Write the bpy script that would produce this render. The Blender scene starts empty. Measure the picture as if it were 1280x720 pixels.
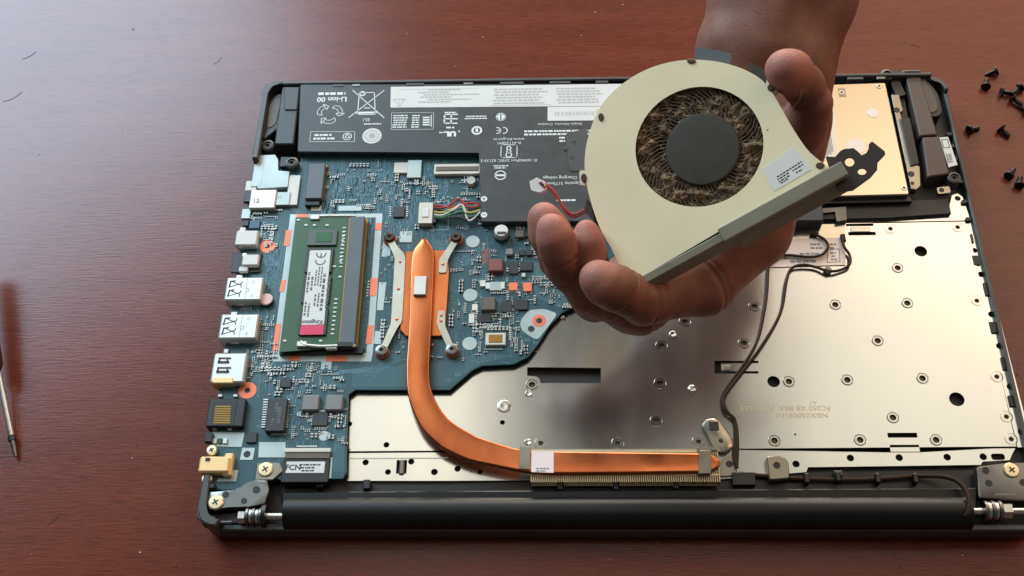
import bpy, bmesh, math, random
import numpy as np
from mathutils import Vector, Matrix, Euler
from mathutils.geometry import tessellate_polygon
random.seed(7)
PI = math.pi
sc = bpy.context.scene
col = sc.collection

# ------------------------------------------------------------------ camera
RIM = 0.022                                    # height of the laptop's rim over the table (metres, real size)
FPX = 1414.0
cam_d = bpy.data.cameras.new('camera'); cam = bpy.data.objects.new('camera', cam_d); col.objects.link(cam)
cam.location = (-0.02711557, -0.29086944, 0.48840344 + RIM)
cam.rotation_euler = (0.52547208, 0.03476108, 0.01152667)
cam_d.sensor_width = 36.0; cam_d.lens = FPX / 1280 * 36.0
cam_d.clip_start = 0.01; cam_d.clip_end = 50
sc.camera = cam
CL = Vector(cam.location); CR = cam.rotation_euler.to_matrix()
FWD = CR @ Vector((0, 0, -1)); RGT = CR @ Vector((1, 0, 0)); UPV = CR @ Vector((0, 1, 0))

# ------------------------------------------------------------------ light
def lin(r, g, b):
    f = lambda c: (c / 255 / 12.92) if c / 255 <= 0.04045 else ((c / 255 + 0.055) / 1.055) ** 2.4
    return (f(r), f(g), f(b))
w = bpy.data.worlds.new('World'); sc.world = w; w.use_nodes = True
bg = w.node_tree.nodes['Background']; bg.inputs[0].default_value = (0.95, 0.97, 1.0, 1); bg.inputs[1].default_value = 0.10
def area(name, loc, target, sx, sy, power, color, spread=180):
    d = bpy.data.lights.new(name, 'AREA'); d.shape = 'RECTANGLE'; d.size = sx; d.size_y = sy
    d.energy = power; d.color = color; d.spread = math.radians(spread)
    o = bpy.data.objects.new(name, d); col.objects.link(o); o.location = loc
    o.rotation_euler = (Vector(target) - Vector(loc)).to_track_quat('-Z', 'Y').to_euler()
    return o
area('overhead_light', (1.17, .92, 1.75), (1.17, .92, 0), 1.46, 1.02, 5.9, (1.0, 0.95, 0.79))      # lit ceiling split in two, gap added for the plate's dark reflected band
area('overhead_light', (-.40, .78, 1.75), (-.40, .78, 0), .50, .66, 1.75, (1.0, 0.96, 0.82))
area('window_light', (-1.78, 1.95, 1.75), (-.3, .1, 0), 1.95, 1.7, 140, (0.60, 0.82, 1.0))
area('overhead_light', (.0, .08, 1.75), (.0, .08, 0), 1.0, .4, 2.2, (1.0, 0.93, 0.82))  # added overhead fill for fan and fingers, placed outside the plate's reflection
area('far_window_light', (.25, 2.0, .60), (.05, 0, 0), 1.6, .6, 44, (1.0, 0.90, 0.76))
area('warm_wall_light', (1.5, 1.95, 2.0), (.35, .1, 0), 1.7, 1.7, 13, (1.0, 0.66, 0.42))
area('side_fill', (1.5, .25, .9), (.5, .1, 0), .5, .5, 7, (1.0, 0.50, 0.34))  # added warm fill, brightens the table's right side
sc.view_settings.view_transform = 'Standard'; sc.view_settings.look = 'None'
sc.view_settings.exposure = 0.0; sc.view_settings.gamma = 1.0
try: sc.view_settings.use_curve_mapping = False
except Exception: pass

# ------------------------------------------------------------------ helpers
def P(u, v, z):                                # the point of the plane at height z that the photograph shows at (u, v)
    d = CR @ Vector(((u - 640) / FPX, (360 - v) / FPX, -1)); t = (z - CL.z) / d.z
    return CL + d * t
def L(pts, z): return [tuple(P(u, v, z).xy) for u, v in pts]
def PD(u, v, dep):                             # the point at a distance dep in front of the camera
    return CL + (CR @ Vector(((u - 640) / FPX, (360 - v) / FPX, -1))) * dep
def pix(p):                                    # where a point shows in the photograph
    q = CR.transposed() @ (Vector(p) - CL); return (640 + FPX * q.x / -q.z, 360 - FPX * q.y / -q.z)
def tag(o, label=None, cat=None, group=None, kind=None):
    if label: o['label'] = label
    if cat: o['category'] = cat
    if group: o['group'] = group
    if kind: o['kind'] = kind
    return o
def empty(name, loc=(0, 0, 0), M=None):
    o = bpy.data.objects.new(name, None); col.objects.link(o); o.empty_display_size = 0.01
    if M is not None: o.matrix_world = M
    else: o.location = loc
    return o
def link(name, me, parent=None, mats=None):
    o = bpy.data.objects.new(name, me); col.objects.link(o)
    if parent is not None: o.parent = parent
    if mats is not None:
        for m in (mats if isinstance(mats, (list, tuple)) else [mats]): me.materials.append(m)
    return o
def mesh(name, vs, fs, mats, parent=None, mi=None, smooth=None):
    me = bpy.data.meshes.new(name); me.from_pydata([tuple(v) for v in vs], [], fs)
    if mi is not None: me.polygons.foreach_set('material_index', mi)
    if smooth is not None:
        me.polygons.foreach_set('use_smooth', [True] * len(me.polygons)); me.set_sharp_from_angle(angle=math.radians(smooth))
    me.update()
    return link(name, me, parent, mats)
def area2(l): return sum(l[i - 1][0] * l[i][1] - l[i][0] * l[i - 1][1] for i in range(len(l)))
def prism_me(name, loops, z0, z1, bev=0, smooth=None, seg=1):
    bm = bmesh.new(); rings = []
    loops = [list(l) for l in loops]
    for i, l in enumerate(loops):
        if (area2(l) > 0) != (i == 0): l.reverse()
    for l in loops:
        rings.append(([bm.verts.new((x, y, z0)) for x, y in l], [bm.verts.new((x, y, z1)) for x, y in l]))
    caps = []
    for b, t in rings:
        n = len(b)
        for i in range(n): bm.faces.new((b[i], b[(i + 1) % n], t[(i + 1) % n], t[i]))
    if len(loops) == 1:
        bm.faces.new(rings[0][1]); bm.faces.new(rings[0][0][::-1])
    else:
        flat = [v for l in loops for v in l]; tv = [v for _, t in rings for v in t]; bv = [v for b, _ in rings for v in b]
        for a, b, c in tessellate_polygon([[Vector((x, y, 0)) for x, y in l] for l in loops]):
            p, q, r = flat[a], flat[b], flat[c]
            cr = (q[0] - p[0]) * (r[1] - p[1]) - (q[1] - p[1]) * (r[0] - p[0])
            if abs(cr) < 1e-14: continue
            if cr < 0: b, c = c, b
            try: bm.faces.new((tv[a], tv[b], tv[c])); bm.faces.new((bv[a], bv[c], bv[b]))
            except ValueError: pass
    if bev:
        es = []
        for _, t in rings:
            for i in range(len(t)):
                e = bm.edges.get((t[i], t[(i + 1) % len(t)]))
                if e: es.append(e)
        if len(loops) == 1 and len(loops[0]) <= 8:
            for b, t in rings:
                for i in range(len(t)):
                    e = bm.edges.get((b[i], t[i]))
                    if e: es.append(e)
        bmesh.ops.bevel(bm, geom=es, offset=bev, segments=seg, affect='EDGES', profile=0.5, clamp_overlap=True)
    me = bpy.data.meshes.new(name); bm.to_mesh(me); bm.free()
    if smooth is not None:
        me.polygons.foreach_set('use_smooth', [True] * len(me.polygons)); me.set_sharp_from_angle(angle=math.radians(smooth))
    return me
def prism(name, loops, z0, z1, mat, parent=None, bev=0, smooth=None, seg=1):
    return link(name, prism_me(name, loops, z0, z1, bev, smooth, seg), parent, mat)
def rect(u0, v0, u1, v1, z):                   # rectangle square to the laptop between two photographed corners
    a, b = P(u0, v0, z), P(u1, v1, z)
    return [(a.x, b.y), (b.x, b.y), (b.x, a.y), (a.x, a.y)]
def box(name, u0, v0, u1, v1, z0, z1, mat, parent, bev=0.0002):
    return prism(name, [rect(u0, v0, u1, v1, z1)], z0, z1, mat, parent, bev)
def circ(x, y, r, n=20, ry=None): return [(x + r * math.cos(2 * PI * i / n), y + (ry or r) * math.sin(2 * PI * i / n)) for i in range(n)]
def pc(u, v, r, z, n=20):
    p = P(u, v, z); return circ(p.x, p.y, r, n)
def rrect(l, r, n=4):                          # rounded corners for any polygon
    out = []; m = len(l)
    for i in range(m):
        p = Vector(l[i]); a = Vector(l[i - 1]) - p; b = Vector(l[(i + 1) % m]) - p
        k = min(r, a.length * .45, b.length * .45); a = p + a.normalized() * k; b = p + b.normalized() * k
        for j in range(n + 1):
            t = j / n; out.append(tuple(a * (1 - t) ** 2 + p * 2 * t * (1 - t) + b * t * t))
    return out
def lathe_me(name, prof, n=20, mi=None, smooth=40):
    vs, fs, ms = [], [], []
    for r, z in prof:
        for i in range(n): vs.append((r * math.cos(2 * PI * i / n), r * math.sin(2 * PI * i / n), z))
    for k in range(len(prof) - 1):
        for i in range(n):
            j = (i + 1) % n; fs.append((k * n + i, k * n + j, (k + 1) * n + j, (k + 1) * n + i)); ms.append(mi[k] if mi else 0)
    fs.append(tuple(range((len(prof) - 1) * n, len(prof) * n))); ms.append(mi[-1] if mi else 0)
    me = bpy.data.meshes.new(name); me.from_pydata(vs, [], fs); me.polygons.foreach_set('material_index', ms)
    me.polygons.foreach_set('use_smooth', [True] * len(me.polygons)); me.set_sharp_from_angle(angle=math.radians(smooth)); me.update()
    return me
def catmull(pts, k=8):
    pts = [Vector(p) for p in pts]; out = []
    for i in range(len(pts) - 1):
        p0 = pts[max(i - 1, 0)]; p1 = pts[i]; p2 = pts[i + 1]; p3 = pts[min(i + 2, len(pts) - 1)]
        for j in range(k):
            t = j / k
            out.append(0.5 * ((2 * p1) + (p2 - p0) * t + (2 * p0 - 5 * p1 + 4 * p2 - p3) * t * t + (3 * p1 - p0 - 3 * p2 + p3) * t ** 3))
    out.append(pts[-1]); return out
def tube(name, pts, r, mat, parent=None, n=8, k=8, radii=None):
    c = catmull(pts, k) if k else [Vector(p) for p in pts]; vs, fs = [], []; up = Vector((0, 0, 1))
    for i, p in enumerate(c):
        t = (c[min(i + 1, len(c) - 1)] - c[max(i - 1, 0)]).normalized()
        a = t.cross(up) if abs(t.dot(up)) < .95 else t.cross(Vector((1, 0, 0))); a.normalize(); b = t.cross(a)
        rr = radii[i] if radii else r
        for q in range(n): vs.append(p + (a * math.cos(2 * PI * q / n) + b * math.sin(2 * PI * q / n)) * rr)
    for i in range(len(c) - 1):
        for q in range(n): fs.append((i * n + q, i * n + (q + 1) % n, (i + 1) * n + (q + 1) % n, (i + 1) * n + q))
    fs.append(tuple(range(n))[::-1]); fs.append(tuple(range((len(c) - 1) * n, len(c) * n)))
    return mesh(name, vs, fs, mat, parent, smooth=50)
class Geo:                                     # many small shapes gathered into one mesh
    def __init__(s): s.v, s.f, s.m = [], [], []
    def add(s, vs, fs, m=0):
        b = len(s.v); s.v += [tuple(q) for q in vs]; s.f += [tuple(i + b for i in q) for q in fs]; s.m += [m] * len(fs)
    def bx(s, x, y, z0, z1, lx, ly, m=0, rot=0):
        c, q = math.cos(rot), math.sin(rot)
        h = [(-lx / 2, -ly / 2), (lx / 2, -ly / 2), (lx / 2, ly / 2), (-lx / 2, ly / 2)]
        h = [(x + a * c - b * q, y + a * q + b * c) for a, b in h]
        s.add([(a, b, z0) for a, b in h] + [(a, b, z1) for a, b in h], [(4, 5, 6, 7), (0, 1, 5, 4), (1, 2, 6, 5), (2, 3, 7, 6), (3, 0, 4, 7)], m)
    def quad(s, l, z, m=0): s.add([(x, y, z) for x, y in l], [tuple(range(len(l))) if area2(l) > 0 else tuple(range(len(l)))[::-1]], m)
    def line(s, l, wd, z, m=0):                # ribbon along a list of points
        for i in range(len(l) - 1):
            a, b = Vector(l[i]), Vector(l[i + 1]); d = b - a
            if d.length < 1e-7: continue
            d.normalize(); nrm = Vector((-d.y, d.x)) * wd / 2; a = a - d * wd * .4; b = b + d * wd * .4
            s.quad([tuple(a - nrm), tuple(b - nrm), tuple(b + nrm), tuple(a + nrm)], z, m)
    def ring(s, x, y, r, wd, z, m=0, ry=None, a0=0, a1=2 * PI, n=24):
        ry = ry or r
        for i in range(n):
            t, q = a0 + (a1 - a0) * i / n, a0 + (a1 - a0) * (i + 1) / n
            f = lambda k, e: (x + (r + e) * math.cos(k), y + (ry + e) * math.sin(k))
            s.quad([f(t, -wd / 2), f(t, wd / 2), f(q, wd / 2), f(q, -wd / 2)], z, m)
    def text(s, body, x, y, h, z, rot=PI, m=0, sx=1.0, bold=0):
        cu = bpy.data.curves.new('t', 'FONT'); cu.body = body; cu.size = h / 0.7; cu.align_x = 'CENTER'; cu.align_y = 'CENTER'; cu.resolution_u = 3; cu.offset = bold
        ob = bpy.data.objects.new('t', cu); me = bpy.data.meshes.new_from_object(ob)
        c, q = math.cos(rot), math.sin(rot)
        s.add([(x + v.co.x * sx * c - v.co.y * q, y + v.co.x * sx * q + v.co.y * c, z) for v in me.vertices], [tuple(p.vertices) for p in me.polygons], m)
        bpy.data.objects.remove(ob); bpy.data.curves.remove(cu); bpy.data.meshes.remove(me)
    def micro(s, r4, rows, z, m=0, fill=.8, vert=False, ragged=0.35):   # lines of print too small to read
        x0, y0, x1, y1 = r4
        if vert: W, H = abs(y1 - y0), abs(x1 - x0)
        else: W, H = abs(x1 - x0), abs(y1 - y0)
        lx, ly = min(x0, x1), min(y0, y1); rh = H / rows
        for k in range(rows):
            t = W * random.uniform(0, ragged * .4); e = W * (1 - random.uniform(0, ragged))
            while t < e:
                g = random.uniform(.5, 1.6) * rh; g2 = min(g, e - t)
                a0, b0, a1, b1 = t, (k + .2) * rh, t + g2 * fill, (k + .72) * rh
                q = [(a0, b0), (a1, b0), (a1, b1), (a0, b1)]
                if vert: q = [(b, a) for a, b in q]
                s.quad([(lx + a, ly + b) for a, b in q], z, m); t += g
    def build(s, name, mats, parent=None, smooth=None): return mesh(name, s.v, s.f, mats, parent, s.m, smooth)
def pr4(u0, v0, u1, v1, z): a, b = P(u0, v0, z), P(u1, v1, z); return (a.x, b.y, b.x, a.y)
def inside(u, v, poly):
    r = False; j = len(poly) - 1
    for i in range(len(poly)):
        if (poly[i][1] > v) != (poly[j][1] > v) and u < (poly[j][0] - poly[i][0]) * (v - poly[i][1]) / (poly[j][1] - poly[i][1]) + poly[i][0]: r = not r
        j = i
    return r
def stuff(o): o['kind'] = 'stuff'; return o

# ------------------------------------------------------------------ materials
MATS = {}
def mat(name, rgb, rough=.5, metal=0, spec=.5, var=0, vscale=60, bump=0, bscale=800, rvar=0, sss=0, coat=0, stretch=None, col2=None):
    m = bpy.data.materials.new(name); m.use_nodes = True; nt = m.node_tree; b = nt.nodes['Principled BSDF']
    c = lin(*rgb); b.inputs['Base Color'].default_value = (*c, 1); b.inputs['Roughness'].default_value = rough
    b.inputs['Metallic'].default_value = metal; b.inputs['Specular IOR Level'].default_value = spec
    if coat: b.inputs['Coat Weight'].default_value = coat; b.inputs['Coat Roughness'].default_value = .25
    if sss:
        b.inputs['Subsurface Weight'].default_value = sss; b.inputs['Subsurface Radius'].default_value = (.004, .0015, .0008); b.inputs['Subsurface Scale'].default_value = 1.0
    tc = nt.nodes.new('ShaderNodeTexCoord'); src = tc.outputs['Object']
    if stretch:
        mp = nt.nodes.new('ShaderNodeMapping'); mp.inputs['Scale'].default_value = stretch; nt.links.new(src, mp.inputs[0]); src = mp.outputs[0]
    def noise(s, det=4):
        n = nt.nodes.new('ShaderNodeTexNoise'); n.inputs['Scale'].default_value = s; n.inputs['Detail'].default_value = det; nt.links.new(src, n.inputs['Vector']); return n
    if var or col2:
        n = noise(vscale); r = nt.nodes.new('ShaderNodeValToRGB')
        d = lin(*col2) if col2 else tuple(x * (1 - var) for x in c); e = c if col2 else tuple(min(1, x * (1 + var)) for x in c)
        r.color_ramp.elements[0].color = (*d, 1); r.color_ramp.elements[1].color = (*e, 1); r.color_ramp.elements[0].position = .3; r.color_ramp.elements[1].position = .7
        nt.links.new(n.outputs['Fac'], r.inputs[0]); nt.links.new(r.outputs[0], b.inputs['Base Color'])
    if rvar:
        n = noise(vscale * 1.7); mr = nt.nodes.new('ShaderNodeMapRange'); mr.inputs['To Min'].default_value = max(.02, rough - rvar); mr.inputs['To Max'].default_value = rough + rvar
        mr.inputs['From Min'].default_value = .3; mr.inputs['From Max'].default_value = .7
        nt.links.new(n.outputs['Fac'], mr.inputs[0]); nt.links.new(mr.outputs[0], b.inputs['Roughness'])
    if bump:
        n = noise(bscale); bp = nt.nodes.new('ShaderNodeBump'); bp.inputs['Strength'].default_value = bump; bp.inputs['Distance'].default_value = .0005
        nt.links.new(n.outputs['Fac'], bp.inputs['Height']); nt.links.new(bp.outputs[0], b.inputs['Normal'])
    MATS[name] = m; return m
M_case = mat('case_plastic', (66, 66, 64), .4, var=.12, bump=.15, bscale=2500)
M_floor = mat('inside_plastic', (52, 50, 46), .55, var=.2)
M_plate = mat('plate_steel', (208, 206, 201), .2, 1, var=.03, vscale=22, rvar=.03, stretch=(1, .35, 1))
M_steel = mat('steel', (205, 203, 196), .3, 1, rvar=.08, var=.06)
M_dsteel = mat('dark_steel', (120, 118, 114), .38, 1, var=.1, rvar=.08)
M_tin = mat('tin_shell', (200, 198, 190), .42, .5, rvar=.08)
M_gold = mat('gold_contact', (160, 124, 66), .3, 1)
M_jack = mat('cream_shell', (232, 196, 140), .4, .3)
M_hole = mat('hole_dark', (30, 28, 26), .6)
M_hole2 = mat('brass_insert', (112, 98, 78), .45, .6)
M_pad = mat('copper_pad', (222, 120, 86), .45, .35, var=.1)
M_shield = mat('tinned_pad', (168, 178, 174), .45, .35, var=.12)
M_white = mat('white_print', (214, 218, 214), .55)
M_lab = mat('white_label', (206, 206, 200), .5, var=.03)
M_grey = mat('grey_print', (120, 124, 124), .6)
M_ink = mat('black_print', (40, 40, 42), .6)
M_red = mat('red_label', (206, 44, 84), .5)
M_bat = mat('battery_film', (48, 50, 50), .42, var=.06, rvar=.05, bump=.05, bscale=260)
M_chip = mat('chip_epoxy', (40, 40, 42), .4, var=.15)
M_chipg = mat('inductor_grey', (118, 116, 112), .5, .2, var=.1)
M_chipb = mat('inductor_brown', (94, 82, 72), .5, .2, var=.1)
M_chipr = mat('inductor_red', (118, 66, 62), .5, .1, var=.15)
M_conn = mat('connector_slate', (84, 88, 94), .45, var=.08)
M_connw = mat('connector_ivory', (206, 200, 184), .5)
M_copper = mat('copper', (218, 126, 78), .3, 1, col2=(158, 84, 50), vscale=34, rvar=.08, bump=.02, bscale=260, stretch=(1, .4, 1))
M_alu = mat('aluminium', (150, 145, 132), .33, 1, var=.08, rvar=.08)
M_fin = mat('fin_aluminium', (214, 196, 160), .4, .9, var=.1)
M_spk = mat('speaker_plastic', (52, 55, 57), .45, var=.1)
M_mesh = mat('speaker_cloth', (104, 104, 98), .7, var=.3, vscale=1500, bump=.3, bscale=2600)
M_hdd = mat('drive_lid', (202, 192, 172), .24, 1, var=.015, vscale=20)
M_blk = mat('black_plastic', (24, 24, 24), .4, var=.15)
M_bar = mat('bar_plastic', (13, 13, 12), .42, spec=.3, var=.1, bump=.06, bscale=2000)
M_gasket = mat('grey_gasket', (92, 96, 96), .75)
M_cable = mat('cable_grey', (58, 42, 30), .7, spec=.2)
M_wr = mat('wire_red', (170, 40, 36), .5); M_wk = mat('wire_black', (28, 26, 26), .5); M_wy = mat('wire_yellow', (200, 180, 90), .5)
M_wg = mat('wire_green', (60, 110, 70), .5); M_ww = mat('wire_white', (206, 204, 196), .5)
M_cover = mat('fan_cover', (244, 227, 186), .55, 0, var=.05, vscale=24, rvar=.06, bump=.03, bscale=120)
M_wall = mat('fan_wall', (128, 116, 84), .5, .4, var=.1)
M_duct = mat('duct_foil', (140, 134, 112), .5, .2, var=.12, vscale=90, bump=.12, bscale=260)
M_hub = mat('fan_hub', (72, 68, 60), .8, spec=.25, var=.08, vscale=200)
M_blade = mat('fan_blade', (92, 70, 50), .8, var=.3, vscale=300)
M_dust = mat('dust', (150, 120, 88), .95, col2=(52, 43, 34), vscale=260, bump=.9, bscale=900)
M_fib = mat('dust_fibre', (150, 134, 108), .95, var=.3, vscale=300)
M_skin = mat('skin', (142, 96, 78), .56, spec=.3, col2=(110, 71, 57), vscale=70, bump=.4, bscale=1300, sss=.25)
def flush(m):
    nt = m.node_tree; b = nt.nodes['Principled BSDF']; src = b.inputs['Base Color'].links[0].from_socket
    a = nt.nodes.new('ShaderNodeAttribute'); a.attribute_name = 'flush'; mx = nt.nodes.new('ShaderNodeMix'); mx.data_type = 'RGBA'
    ma = nt.nodes.new('ShaderNodeMath'); ma.operation = 'MULTIPLY'; ma.inputs[1].default_value = .75; nt.links.new(a.outputs['Fac'], ma.inputs[0]); nt.links.new(ma.outputs[0], mx.inputs['Factor'])
    nt.links.new(src, mx.inputs['A']); mx.inputs['B'].default_value = (*lin(188, 122, 106), 1); nt.links.new(mx.outputs['Result'], b.inputs['Base Color'])
flush(M_skin)
M_nail = mat('fingernail', (176, 132, 114), .35, sss=.1)
M_screw = mat('black_screw', (26, 24, 23), .38, .6)
M_pcbgreen = mat('module_green', (36, 76, 38), .4, var=.12, vscale=500)
M_die = mat('green_die', (22, 86, 34), .3)

def pcb_material():
    m = mat('board_blue', (34, 62, 72), .38, spec=.5); nt = m.node_tree; b = nt.nodes['Principled BSDF']; tc = nt.nodes['Texture Coordinate']
    def N(t, **k):
        n = nt.nodes.new(t)
        for q, v in k.items(): n.inputs[q].default_value = v
        return n
    br = N('ShaderNodeTexNoise', Scale=1500.0, Detail=2.0); nt.links.new(tc.outputs['Object'], br.inputs['Vector'])
    n2 = N('ShaderNodeTexNoise', Scale=55.0, Detail=2.0); nt.links.new(tc.outputs['Object'], n2.inputs['Vector'])
    r1 = nt.nodes.new('ShaderNodeValToRGB'); r1.color_ramp.elements[0].color = (*lin(24, 54, 62), 1); r1.color_ramp.elements[1].color = (*lin(42, 84, 92), 1)
    r1.color_ramp.elements[0].position = .3; r1.color_ramp.elements[1].position = .62
    nt.links.new(br.outputs['Fac'], r1.inputs[0])
    mx = nt.nodes.new('ShaderNodeMix'); mx.data_type = 'RGBA'; mx.inputs['A'].default_value = (*lin(34, 74, 80), 1)
    r2 = nt.nodes.new('ShaderNodeValToRGB'); r2.color_ramp.elements[0].position = .44; r2.color_ramp.elements[1].position = .5
    nt.links.new(n2.outputs['Fac'], r2.inputs[0]); nt.links.new(r2.outputs[0], mx.inputs['Factor']); nt.links.new(r1.outputs[0], mx.inputs['B'])
    nt.links.new(mx.outputs['Result'], b.inputs['Base Color']); return m
M_pcb = pcb_material()
M_trace = mat('board_trace', (88, 134, 146), .4)
M_trace2 = mat('board_pour', (52, 88, 94), .42)

def table_material():
    m = bpy.data.materials.new('table_wood'); m.use_nodes = True; nt = m.node_tree; b = nt.nodes['Principled BSDF']
    tc = nt.nodes.new('ShaderNodeTexCoord'); lk = nt.links.new
    def mp(s, r=0):
        q = nt.nodes.new('ShaderNodeMapping'); q.inputs['Scale'].default_value = s; q.inputs['Rotation'].default_value = (0, 0, r); lk(tc.outputs['Object'], q.inputs[0]); return q
    def nz(v, s, d=6, r=.6):
        n = nt.nodes.new('ShaderNodeTexNoise'); n.inputs['Scale'].default_value = s; n.inputs['Detail'].default_value = d; n.inputs['Roughness'].default_value = r; lk(v.outputs[0], n.inputs['Vector']); return n
    def ramp(f, a, ca, bb, cb):
        r = nt.nodes.new('ShaderNodeValToRGB'); e = r.color_ramp.elements; e[0].position = a; e[0].color = (*ca, 1); e[1].position = bb; e[1].color = (*cb, 1); lk(f, r.inputs[0]); return r
    g1 = nz(mp((6, 60, 1), .03), 1.6); g2 = nz(mp((90, 1100, 1), .03), 1.0, 3, .7); g3 = nz(mp((1, 3, 1)), 4, 3)
    c1 = ramp(g1.outputs['Fac'], .3, lin(98, 42, 28), .72, lin(112, 51, 34))
    c2 = ramp(g2.outputs['Fac'], .34, lin(208, 198, 192), .52, (1, 1, 1))
    mx = nt.nodes.new('ShaderNodeMix'); mx.data_type = 'RGBA'; mx.blend_type = 'MULTIPLY'; mx.inputs['Factor'].default_value = 1
    lk(c1.outputs[0], mx.inputs['A']); lk(c2.outputs[0], mx.inputs['B']); lk(mx.outputs['Result'], b.inputs['Base Color'])
    rr = nt.nodes.new('ShaderNodeMapRange'); rr.inputs['To Min'].default_value = .20; rr.inputs['To Max'].default_value = .27; lk(g3.outputs['Fac'], rr.inputs[0]); lk(rr.outputs[0], b.inputs['Roughness'])
    bp = nt.nodes.new('ShaderNodeBump'); bp.inputs['Strength'].default_value = .18; bp.inputs['Distance'].default_value = .0004; lk(g2.outputs['Fac'], bp.inputs['Height']); lk(bp.outputs[0], b.inputs['Normal'])
    b.inputs['Specular IOR Level'].default_value = .40
    return m

# ------------------------------------------------------------------ the table
tbl = tag(prism('table_top', [[(-.75, -.36), (.85, -.36), (.85, .62), (-.75, .62)]], -.03, 0, table_material(), bev=.004, seg=3), kind='structure')

g = Geo(); rl = random.Random(11)
for u, v, a, l in ((28, 74, .2, .009), (4, 127, .15, .012), (268, 80, .5, .006), (170, 560, 1.2, .006), (60, 655, .4, .008), (1150, 60, 2.2, .006)):
    p = P(u, v, 0); pts_ = [(p.x + l * t * math.cos(a + t * .5), p.y + l * t * math.sin(a + t * .5)) for t in (0, .25, .5, .75, 1)]
    for k in range(4): g.bx((pts_[k][0] + pts_[k + 1][0]) / 2, (pts_[k][1] + pts_[k + 1][1]) / 2, .00005, .0002, math.dist(pts_[k], pts_[k + 1]) * 1.1, .00014, 0, math.atan2(pts_[k + 1][1] - pts_[k][1], pts_[k + 1][0] - pts_[k][0]))
for _ in range(420):
    x, y, r = rl.uniform(-.42, .42), rl.uniform(-.2, .4), rl.choice((.00012, .00018, .00025, .0004)); g.bx(x, y, .00003, r, r * 2, r * 1.4, rl.choice((0, 1)), rl.uniform(0, 3))
stuff(g.build('lint', [mat('lint_dark', (88, 72, 68), .9), mat('lint_pale', (190, 180, 172), .9)], tbl))

# ------------------------------------------------------------------ the laptop
lap = empty('laptop')
tag(lap, 'opened dark laptop lying upside down, showing battery, blue board and copper heat pipe', 'laptop')
HX, HY = .189, .12925
ZF, ZP, ZB, ZBAT = .0085, .0125, .0150, .0205           # inner floor, steel plate, board, battery top
BT = ZB + .0012                                         # board's upper face
def case_part():
    XR, ZR = P(1246, 380, .0142).x, .0142            # the right-hand edge is low: the steel plate runs almost to it
    out = rrect([(-HX, -HY), (XR, -HY), (XR, HY), (-HX, HY)], .009, 6)
    c = prism('case', [out], .003, ZF, M_case, lap, .001)
    inn = rrect([(-HX + .0032, -HY + .003), (XR - .0020, -HY + .003), (XR - .0020, HY - .0024), (-HX + .0032, HY - .0024)], .007, 6)
    prism('floor_liner', [[(x * .999, y * .999) for x, y in inn]], ZF + .0001, ZF + .0006, M_floor, c)
    # rim in stretches: high at the far edge, the right edge and the corners, low where the ports look out on the left
    yl0, yl1 = P(325, 200, .02).y, P(253, 592, .02).y
    sec = [o for o in out]
    def strip(name, keep, z1):
        # ring segment between outer and inner outlines for the points that keep() accepts
        n = len(out); idx = [i for i in range(n) if keep(out[i])]
        return idx
    def wall(name, pts_out, pts_in, z1, b=.0006):
        prism(name, [pts_out + pts_in[::-1]], ZF, z1, M_case, c, b)
    n = 7
    BL, BR, TR, TL = out[0:n], out[n:2 * n], out[2 * n:3 * n], out[3 * n:4 * n]
    bl, br, tr, tl = inn[0:n], inn[n:2 * n], inn[2 * n:3 * n], inn[3 * n:4 * n]
    wall('rim', BR + TR[:1], br + tr[:1], ZR)
    wall('rim', TR, tr, .0170)
    wall('rim', TR[-1:] + TL[:1], tr[-1:] + tl[:1], RIM - .001)
    wall('rim', TL + [(-HX, yl0)], tl + [(-HX + .0032, yl0)], RIM)
    wall('rim', [(-HX, yl1)] + BL, [(-HX + .0032, yl1)] + bl, RIM - .002)
    wall('rim', [(-HX, yl0 - .0003), (-HX, yl1 + .0003)], [(-HX + .0032, yl0 - .0003), (-HX + .0032, yl1 + .0003)], ZB - .001)
    wall('rim', BL[-1:] + BR[:1], bl[-1:] + br[:1], .013)
    # snap hooks along the far edge
    for u, wd in ((425, 16), (447, 12), (520, 26), (586, 14), (640, 34), (700, 30), (752, 18), (1068, 22), (1100, 12)):
        p = P(u, 97, RIM - .003)
        prism('snap_hook', [[(p.x - wd * .0002, HY - .0046), (p.x + wd * .0002, HY - .0046), (p.x + wd * .0002, HY - .0026), (p.x - wd * .0002, HY - .0026)]], .016, RIM - .0012, M_case if wd > 15 else M_dsteel, c, .0003)
    for v in (155, 170, 186, 215, 240, 262):
        p = P(1196 + (v - 170) * .24, v, RIM)
        prism('snap_hook', [[(XR - .0052, p.y - .0012), (XR - .0024, p.y - .0012), (XR - .0024, p.y + .0012), (XR - .0052, p.y + .0012)]], ZF, ZR - .0006, M_blk, c, .0003)
    return c
case = case_part()

# --- steel keyboard plate with bosses, holes and slots
boss_at = [(943, 383), (1044, 381), (1134, 379), (930, 429), (1097, 426), (1059, 475), (1153, 473), (1116, 522), (968, 551), (1075, 550), (1170, 550),
           (827, 432), (856, 402), (825, 479), (820, 526), (671, 433), (665, 481), (676, 554), (772, 554), (873, 552), (1113, 286), (1122, 335), (1027, 289), (1197, 284),
           (1221, 376), (1246, 471), (1258, 521), (1264, 549), (986, 477)]
dimple_at = [(841, 418, 1.9), (865, 486, 2.0), (704, 398, 1.7), (661, 492, 1.9), (630, 508, 3.4), (660, 553, 1.8)]
plain_at = [(967, 477, 3.0), (1196, 499, 3.6), (1151, 314, 3.2), (628, 528, 1.2), (437, 530, 1.3), (483, 556, 1.4), (994, 543, .5)]
slot_px = [(1109, 541, 1147, 547), (1112, 556, 1150, 564.5), (1057, 279, 1092, 282.5), (1060, 290, 1095, 294)]
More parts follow.
